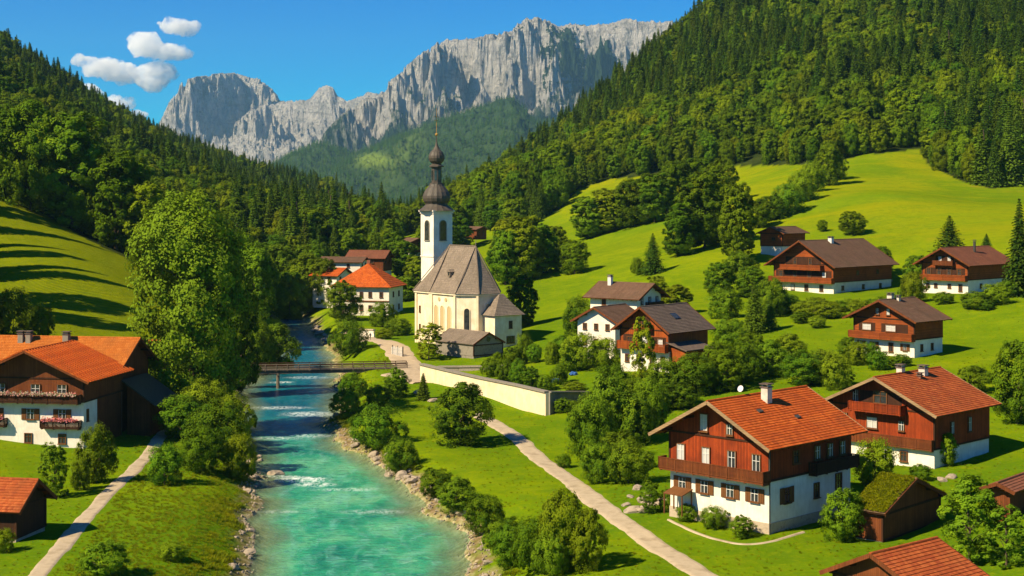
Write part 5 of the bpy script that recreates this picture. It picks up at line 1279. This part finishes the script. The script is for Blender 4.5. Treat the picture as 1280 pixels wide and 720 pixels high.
b = MB(); b.box((-.2, 0, 1.2), (2.4, 4.2, 4.4)); b.box((BLn + .2, 0, 1.2), (2.4, 4.2, 4.4)); part(b, 'abutment', MAT['stone_wall'], BR)
# ------------------------------------------------------------------ small things
X, Y, _ = at(490, 450, 190); Zg = h1(X, Y)
FN = empty('fence', (X, Y, Zg), math.radians(-50), 'pale picket gate fence beside the path at the church', 'fence')
b = MB()
for i in range(9): b.box((i * .45, 0, .75), (.2, .07, 1.9 + .25 * (i % 3)))
part(b, 'pickets', MAT['white_paint'], FN)
b = MB()
for z in (.5, 1.2): b.box((1.8, .07, z), (4.2, .06, .12))
part(b, 'rail', MAT['grey_wood'], FN)
for i in range(3): part(MB().box((i * 1.9, .14, .9), (.18, .18, 2.4)), 'post', MAT['grey_wood'], FN, None)
def person(px, py, D, label):
    X, Y, _ = at(px, py, D); z = h1(X, Y) + .12
    me = bpy.data.meshes.new('person')
    V = [(0, 0, .95), (0, .0, 1.15), (0, .01, 1.40), (0, .0, 1.52), (0, -.02, 1.66), (0, -.02, 1.74), (.09, 0, .9), (.11, -.14, .50), (.11, -.10, .08), (.11, -.24, .04), (-.09, 0, .9), (-.10, .10, .5), (-.10, .28, .12), (-.10, .18, .04),
         (.19, 0, 1.38), (.24, .08, 1.12), (.24, -.02, .90), (-.19, 0, 1.38), (-.24, -.06, 1.12), (-.23, -.18, .92)]
    E_ = [(0, 1), (1, 2), (2, 3), (3, 4), (4, 5), (0, 6), (6, 7), (7, 8), (8, 9), (0, 10), (10, 11), (11, 12), (12, 13), (2, 14), (14, 15), (15, 16), (2, 17), (17, 18), (18, 19)]
    Rr = [.15, .14, .16, .06, .10, .09, .10, .07, .05, .045, .10, .07, .05, .045, .07, .05, .04, .07, .05, .04]
    me.from_pydata(V, E_, [])
    o = bpy.data.objects.new('person', me); link(o); o.location = (X, Y, z); o.rotation_euler = (0, 0, 2.6)
    o.modifiers.new('s', 'SKIN'); ss = o.modifiers.new('ss', 'SUBSURF'); ss.levels = ss.render_levels = 1
    for i, r in enumerate(Rr): me.skin_vertices[0].data[i].radius = (r, r)
    me.skin_vertices[0].data[0].use_root = True
    g = G('walker_clothes'); zz = g.n('SeparateXYZ', {0: g.coord()}).outputs[2]
    c = g.ramp(g.math('DIVIDE', zz, 2.0), [(0., (.02, .02, .022)), (.47, (.02, .02, .03)), (.48, (.03, .035, .05)), (.76, (.03, .035, .05)), (.77, (.42, .26, .19)), (.85, (.42, .26, .19)), (.852, (.03, .02, .012))], 'CONSTANT')
    me.materials.append(g.pbr(c, .8)); tag(o, label, 'person')
person(463, 424, 210, 'person in dark clothes walking on the pale path near the church')
def blob_tarp(px, py, D, s, label):
    X, Y, _ = at(px, py, D); bm = bmesh.new(); bmesh.ops.create_icosphere(bm, subdivisions=3, radius=1)
    for v in bm.verts:
        n = float(fbm(v.co.x * 1.5 + 3 + px, v.co.y * 1.5 + v.co.z, 3, 5)) - .5
        v.co = Vector((v.co.x * s * (1 + n), v.co.y * s * .7 * (1 + n), max(v.co.z, -.3) * s * .6 * (1 + 1.6 * n)))
    me = bpy.data.meshes.new('tarpaulin'); bm.to_mesh(me); bm.free(); me.materials.append(MAT['blue_fabric'])
    o = bpy.data.objects.new('tarpaulin', me); link(o); o.location = (X, Y, max(h1(X, Y), 0) + .2); tag(o, label, 'tarpaulin')
blob_tarp(694, 484, 158, 1.0, 'larger blue cover among the churchyard garden bushes'); blob_tarp(716, 482, 160, .75, 'smaller blue cover at the right end of the churchyard garden')
EDGE = gpts([(832, 648), (858, 662), (890, 674), (925, 683), (950, 682), (985, 672), (1010, 664)])
ribbon('path', EDGE, .55, MAT['path_gravel'], lift=.1, wob=.1, step=.4, nc=5)
ribbon('path', gpts([(792, 640), (812, 632), (836, 622)]), 1.6, MAT['path_gravel'], lift=.1, step=.4)
# ------------------------------------------------------------------ forests
def scatter_instances(name, pts, rots, scls, var, sources, label=None, kind='stuff'):
    me = bpy.data.meshes.new(name); n = len(pts)
    me.vertices.add(n); me.vertices.foreach_set('co', np.asarray(pts, np.float32).ravel())
    a = me.attributes.new('rot', 'FLOAT_VECTOR', 'POINT'); a.data.foreach_set('vector', np.asarray(rots, np.float32).ravel())
    a = me.attributes.new('scl', 'FLOAT_VECTOR', 'POINT'); a.data.foreach_set('vector', np.asarray(scls, np.float32).ravel())
    a = me.attributes.new('variant', 'INT', 'POINT'); a.data.foreach_set('value', np.asarray(var, np.int32))
    o = bpy.data.objects.new(name, me); link(o)
    ng = bpy.data.node_groups.new(name + '_scatter', 'GeometryNodeTree')
    ng.interface.new_socket('Geometry', in_out='INPUT', socket_type='NodeSocketGeometry'); ng.interface.new_socket('Geometry', in_out='OUTPUT', socket_type='NodeSocketGeometry')
    gi = ng.nodes.new('NodeGroupInput'); go = ng.nodes.new('NodeGroupOutput'); jn = ng.nodes.new('GeometryNodeJoinGeometry')
    def na(nm, t):
        q = ng.nodes.new('GeometryNodeInputNamedAttribute'); q.data_type = t; q.inputs['Name'].default_value = nm
        return [s for s in q.outputs if s.enabled and s.name == 'Attribute'][0]
    rot = na('rot', 'FLOAT_VECTOR'); scl = na('scl', 'FLOAT_VECTOR'); vr = na('variant', 'INT')
    for i, src in enumerate(sources):
        oi = ng.nodes.new('GeometryNodeObjectInfo'); oi.inputs['Object'].default_value = src; oi.inputs['As Instance'].default_value = True; oi.transform_space = 'ORIGINAL'
        cp = ng.nodes.new('FunctionNodeCompare'); cp.data_type = 'INT'; cp.operation = 'EQUAL'
        ci = [s for s in cp.inputs if s.enabled]; ng.links.new(vr, ci[0]); ci[1].default_value = i
        ip = ng.nodes.new('GeometryNodeInstanceOnPoints')
        ng.links.new(gi.outputs[0], ip.inputs['Points']); ng.links.new(cp.outputs[0], ip.inputs['Selection']); ng.links.new(oi.outputs['Geometry'], ip.inputs['Instance'])
        ng.links.new(rot, ip.inputs['Rotation']); ng.links.new(scl, ip.inputs['Scale']); ng.links.new(ip.outputs[0], jn.inputs[0])
    ng.links.new(jn.outputs[0], go.inputs[0])
    md = o.modifiers.new('scatter', 'NODES'); md.node_group = ng
    return tag(o, label, None, None, kind)
def jgrid(x0, x1, y0, y1, sp, r):
    xs, ys = np.meshgrid(np.arange(x0, x1, sp), np.arange(y0, y1, sp))
    x = xs.ravel() + r.uniform(-.45, .45, xs.size) * sp; y = ys.ravel() + r.uniform(-.45, .45, xs.size) * sp
    return x, y
r = np.random.default_rng(11)
keep = np.array(KEEP)
parts_ = [(jgrid(-90, 520, 430, 1000, 8.2, r), FOREST_R), (jgrid(-560, -30, 330, 900, 8.0, r), FOREST_L), (jgrid(-620, 60, 900, 2050, 10.5, r), FOREST_L), (jgrid(-90, 700, 1000, 1500, 10.5, r), FOREST_R)]
FX, FY, FZ = [], [], []
for (x, y), poly in parts_:
    z = H(x, y); px, py = project(x, y, z); m = poly_mask(px, py, poly) & ((river_d(x, y) > 5) | (y > 600))
    m &= ~((x > -60) & (x < 20) & (y > 360) & (y < 560) & (px > 405) & (px < 500) & (py > 345))
    m &= np.abs(px - 640) < 900
    FX.append(x[m]); FY.append(y[m]); FZ.append(z[m])
FX, FY, FZ = map(np.concatenate, (FX, FY, FZ))
ok = np.ones(len(FX), bool)
for kx, ky, kr in keep: ok &= (FX - kx) ** 2 + (FY - ky) ** 2 > (kr + 3) ** 2
FX, FY, FZ = FX[ok], FY[ok], FZ[ok]
px, py = project(FX, FY, FZ)
# conifer share: high on the hills and in patches; broadleaf at the edges and in the valley
pn = fbm(FX / 70., FY / 90., 4, 77)
right = (FX > -60) & (FY < 1300) & (px > 480)
edge = np.full(len(FX), 1e9)
for e0 in (FOREST_R[:14], FOREST_L[1:16]):
    for (a, b), (c, d) in zip(e0[:-1], e0[1:]):
        t = np.clip(((px - a) * (c - a) + (py - b) * (d - b)) / ((c - a) ** 2 + (d - b) ** 2 + 1e-6), 0, 1)
        edge = np.minimum(edge, np.hypot(px - a - t * (c - a), py - b - t * (d - b)))
pc = np.where(right, .12 + 3.0 * (pn - .5) + .55 * sstep(20, 100, edge), .28 + 2.4 * (pn - .5) + .35 * sstep(20, 90, edge))
con = r.random(len(FX)) < np.clip(pc, .03, .95)
hh = np.where(con, r.uniform(19, 30, len(FX)), r.uniform(14, 23, len(FX))) * np.where(edge < 14, .72, 1) * np.where(FY < 520, .9, 1)
vis = (px > -15) & (px < 1295) & (py > -30) & (py < 760)
def individuals(mask, kind, n, label, group):
    # largest in the picture first; candidates near a forest edge are the ones one can see
    idx = np.where(mask & vis)[0]; sc = hh[idx] / FY[idx] * np.where(edge[idx] < 45, 1.6, 1.)
    idx = idx[np.argsort(-sc)][:n]
    for i in idx: plant(kind, FX[i], FY[i], hh[i], hh[i] * r.uniform(.34, .44) if kind == 'spruce_tree' else hh[i] * r.uniform(.5, .7), label, group, sink=.3)
    out = np.zeros(len(FX), bool); out[idx] = True; return out
taken = np.zeros(len(FX), bool)
NI = 150
taken |= individuals(con & right, 'spruce_tree', 150, 'dark spruce in the forest on the right mountainside', 'spruces of the right forest')
taken |= individuals(con & ~right, 'spruce_tree', 130, 'dark spruce in the forest on the left mountainside', 'spruces of the left forest')
taken |= individuals(~con & right, 'broadleaf_tree', 95, 'leafy tree in the forest on the right mountainside', 'leafy trees of the right forest')
taken |= individuals(~con & ~right, 'broadleaf_tree', 110, 'leafy tree in the forest on the left mountainside', 'leafy trees of the left forest')
rest = np.where(~taken)[0]
crowns = {}
for o in col.objects:
    if o.parent is not None and o.data is not None: crowns.setdefault(o.data.name, o)
srcC = [crowns[v[0].name] for v in LIB['spruce_tree']]; srcB = [crowns[v[0].name] for v in LIB['broadleaf_tree'] if v[0].name in crowns]
wC = [v[2] for v in LIB['spruce_tree']]; wB = [v[2] for v in LIB['broadleaf_tree'] if v[0].name in crowns]
src = srcC + srcB; ws = np.array(wC + wB)
vi = np.where(con[rest], r.integers(0, len(srcC), len(rest)), len(srcC) + r.integers(0, len(srcB), len(rest)))
wid = np.where(con[rest], hh[rest] * r.uniform(.34, .46, len(rest)), hh[rest] * r.uniform(.5, .7, len(rest))) / ws[vi]
print('FOREST', len(FX), 'rest', len(rest), 'con', con.sum())
scatter_instances('forest', np.stack([FX[rest], FY[rest], FZ[rest] - .3], 1), np.stack([r.normal(size=len(rest)) * .03, r.normal(size=len(rest)) * .03, r.uniform(0, 6.28, len(rest))], 1),
                  np.stack([wid, wid, hh[rest]], 1), vi, src)
# far forest on the mid hill: low spruce crowns; the three sources stand on that hill themselves
fx = HX.ravel(); fy = HY.ravel(); fz = HZm.ravel(); n = 20000
q = r.choice(len(fx), n, p=None)
jx = fx[q] + r.uniform(-9, 9, n); jy = fy[q] + r.uniform(-6, 6, n)
pxx, pyy = project(jx, jy, fz[q]); cl_ = _clear(jx, 0, fz[q], jy)
m = (HD.ravel()[q] > .0) & (HD.ravel()[q] < .99) & (pxx > 230) & (pxx < 900) & (r.random(n) > cl_ * 1.3)
q, jx, jy = q[m], jx[m], jy[m]; n = len(q); hs_ = r.uniform(15, 27, n)
fs_ = []
for i, me in enumerate(FAR_C):
    o = bpy.data.objects.new('far_spruce', me); link(o); o.location = (jx[i], jy[i], fz[q[i]] - 1); o.scale = (hs_[i],) * 3
    tag(o, 'distant spruce on the blue green hill below the cliffs', 'tree', 'distant spruces on the hill'); fs_.append(o)
scatter_instances('far_forest', np.stack([jx, jy, fz[q] - 1], 1)[3:], np.stack([0 * jx, 0 * jx, r.uniform(0, 6.28, n)], 1)[3:], np.stack([hs_ * 1.1, hs_ * 1.1, hs_], 1)[3:], r.integers(0, 3, n)[3:], fs_)
# ------------------------------------------------------------------ rocks
def rock_mesh(seed):
    bm = bmesh.new(); bmesh.ops.create_icosphere(bm, subdivisions=3, radius=.5)
    for v in bm.verts:
        c = v.co; n = float(fbm(c.x * 2.2 + seed * 5.1, c.y * 2.2 + c.z * 1.7, 3, seed)) - .5
        f = float(ridged(c.x * 1.6 + 9 + seed, c.z * 1.8 + c.y, 2, seed + 4)) - .5
        v.co = c * (1 + .9 * n + .35 * f); v.co.z *= .66; v.co.x *= 1.2
        for ax in range(3): v.co[ax] = max(min(v.co[ax], .5), -.5)
    me = bpy.data.meshes.new('boulder'); bm.to_mesh(me); bm.free(); me.materials.append(MAT['rock']); return me
ROCK = [rock_mesh(i + 1) for i in range(5)]
def rock(X, Y, s, label, group=None, dz=0):
    o = bpy.data.objects.new('boulder', random.choice(ROCK)); link(o)
    o.location = (X, Y, h1(X, Y) + s * .12 + dz); o.rotation_euler = (random.uniform(-.3, .3), random.uniform(-.3, .3), random.uniform(0, 6.28)); o.scale = (s * random.uniform(.8, 1.4), s, s * random.uniform(.7, 1.1))
    return tag(o, label, 'boulder', group)
rr = random.Random(3)
for i in range(52):
    Y = rr.choice([rr.uniform(150, 262), rr.uniform(170, 235), rr.uniform(195, 225)]); X = float(bankR(Y)) + rr.uniform(-1.0, 2.2)
    rock(X, Y, rr.choice([.4, .5, .6, .8, 1.0, 1.5]), 'weathered pale boulder at the right water edge', 'boulders along the right water edge')
for i in range(18):
    Y = rr.uniform(152, 235); X = float(bankL(Y)) + rr.uniform(-1.6, .8)
    rock(X, Y, rr.choice([.5, .7, .9, 1.2]), 'weathered boulder at the left water edge', 'boulders along the left water edge')
for i in range(26):
    Y = rr.uniform(395, 452); X = float(bankR(Y)) + rr.uniform(-.6, 1.2)
    rock(X, Y, rr.choice([.9, 1.2, 1.6]), 'pale stone of the embankment at the far river bend', 'stones of the far river embankment')
for (a, b, s, lb) in [(345, 593, 1.9, 'dark rock breaking the water near the left bank'), (395, 582, 1.2, 'small rock in the rapids right of midstream'), (540, 502, 1.6, 'pale boulder on the grass beside the churchyard wall'), (525, 492, 2.0, 'pale boulder below the plaza edge')]:
    if a < 400: D = CZ * 1100 / (b - HZ); x, y, _ = at(a, b, D); rock(x, y, s, lb, dz=.9)
    else: x, y, _, _ = ground_at(a, b); rock(x, y, s, lb)
for i, (a, b) in enumerate([(788, 622), (796, 612), (803, 628), (782, 632), (812, 620), (790, 640), (745, 590), (750, 597), (800, 640)]):
    x, y, _, _ = ground_at(a, b); rock(x, y, .8 + .3 * (i % 3), 'garden boulder left of the large chalet by the path', 'garden boulders by the path')
for i, (a, b) in enumerate([(1020, 390), (1030, 388), (1113, 352), (1190, 598), (1178, 602), (985, 386)]):
    x, y, _, _ = ground_at(a, b); rock(x, y, 1.2, 'pale boulder on the slope near a hillside chalet', 'boulders near the hillside chalets')
# pebbles
n = 1300; y = r.uniform(150, 330, n); side = r.random(n) < .6
x = np.where(side, bankR(y) + r.uniform(-1.2, 1.6, n), bankL(y) + r.uniform(-1.4, 1.0, n)); z = H(x, y)
pebo = rock(float(bankR(238.)) + .8, 238., .45, 'small stone at the right water edge near the picture foot')
pebs = [pebo]
s = r.uniform(.12, .42, n); scatter_instances('gravel', np.stack([x, y, z + .04], 1), r.uniform(0, 6, (n, 3)), np.stack([s * 1.2, s, s * .8], 1), np.zeros(n, int), pebs)
# ------------------------------------------------------------------ grass tufts
def tuft(seed, nb=44, h=1.):
    q = np.random.default_rng(seed); V = []; 
    for i in range(nb):
        a = q.uniform(0, 6.28); b0 = q.normal(size=2) * .34; l = h * q.uniform(.5, 1.1); d = np.array([math.cos(a), math.sin(a)]) * l * q.uniform(.15, .6); w = .028
        sd = np.array([-math.sin(a), math.cos(a)]) * w
        V += [[b0[0] - sd[0], b0[1] - sd[1], 0], [b0[0] + sd[0], b0[1] + sd[1], 0], [b0[0] + d[0] * .5 + sd[0] * .8, b0[1] + d[1] * .5 + sd[1] * .8, l * .7], [b0[0] + d[0], b0[1] + d[1], l]]
    V = np.array(V); F = np.arange(len(V)).reshape(-1, 4)
    return mesh_np('grass_tuft', V, F, [MAT['grass_blade']], dict(tint=np.repeat(q.uniform(.2, 1, nb), 4)))
TF = []
for i in range(3):
    o = bpy.data.objects.new('grass_tuft', tuft(i + 1)); link(o); X, Y, Z, _ = ground_at(470 + 20 * i, 640 + 8 * i)
    X = float(bankR(Y)) + 3 + i; o.location = (X, Y, h1(X, Y)); o.scale = (.6, .6, .5)
    tag(o, 'taller grass tuft near the boulders of the right bank', 'grass tuft', 'taller grass tufts on the right bank'); TF.append(o)
n = 230000
y = 140 * (330 / 140.) ** r.random(n); x = r.uniform(-.40, .40, n) * y
z = H(x, y); d = river_d(x, y); m = (d > 1.2)
def near_path(pts, w):
    p = np.array(pts); mm = np.zeros(len(x), bool)
    for a, b in zip(p[:-1], p[1:]):
        t = np.clip(((x - a[0]) * (b[0] - a[0]) + (y - a[1]) * (b[1] - a[1])) / (((b - a) ** 2).sum() + 1e-9), 0, 1)
        mm |= np.hypot(x - a[0] - t * (b[0] - a[0]), y - a[1] - t * (b[1] - a[1])) < w
    return mm
m &= ~near_path(PATH_R, 1.55) & ~near_path(PATH_L, 1.2) & ~near_path(PLAZA, 3.2) & ~near_path(EDGE, .4)
for o in list(col.objects):
    if o.parent is None and o.type == 'EMPTY' and o.get('category') in ('house', 'shed', 'barn', 'chapel', 'church'):
        m &= np.hypot(x - o.location.x, y - o.location.y) > 6.5
wild = sstep(.45, .6, fbm(x / 7, y / 7, 3, 81)) * (1 - sstep(1.5, 6, d)) + (x < -25) * (x > bankL(y) - 16) * .3
lawn = fbm(x / 11, y / 11, 3, 82)
s = (.12 + .06 * lawn + .34 * wild * r.random(n) ** 1.8) * r.uniform(.7, 1.3, n)
m &= (r.random(n) < .04 + .75 * np.clip(wild, 0, 1))
x, y, z, s = x[m], y[m], z[m], s[m]; n = len(x); print('TUFTS', n)
scatter_instances('grass', np.stack([x, y, z - .02], 1), np.stack([0 * x, 0 * x, r.uniform(0, 6.28, n)], 1), np.stack([s * 1.25, s * 1.25, s], 1), r.integers(0, 3, n), TF)
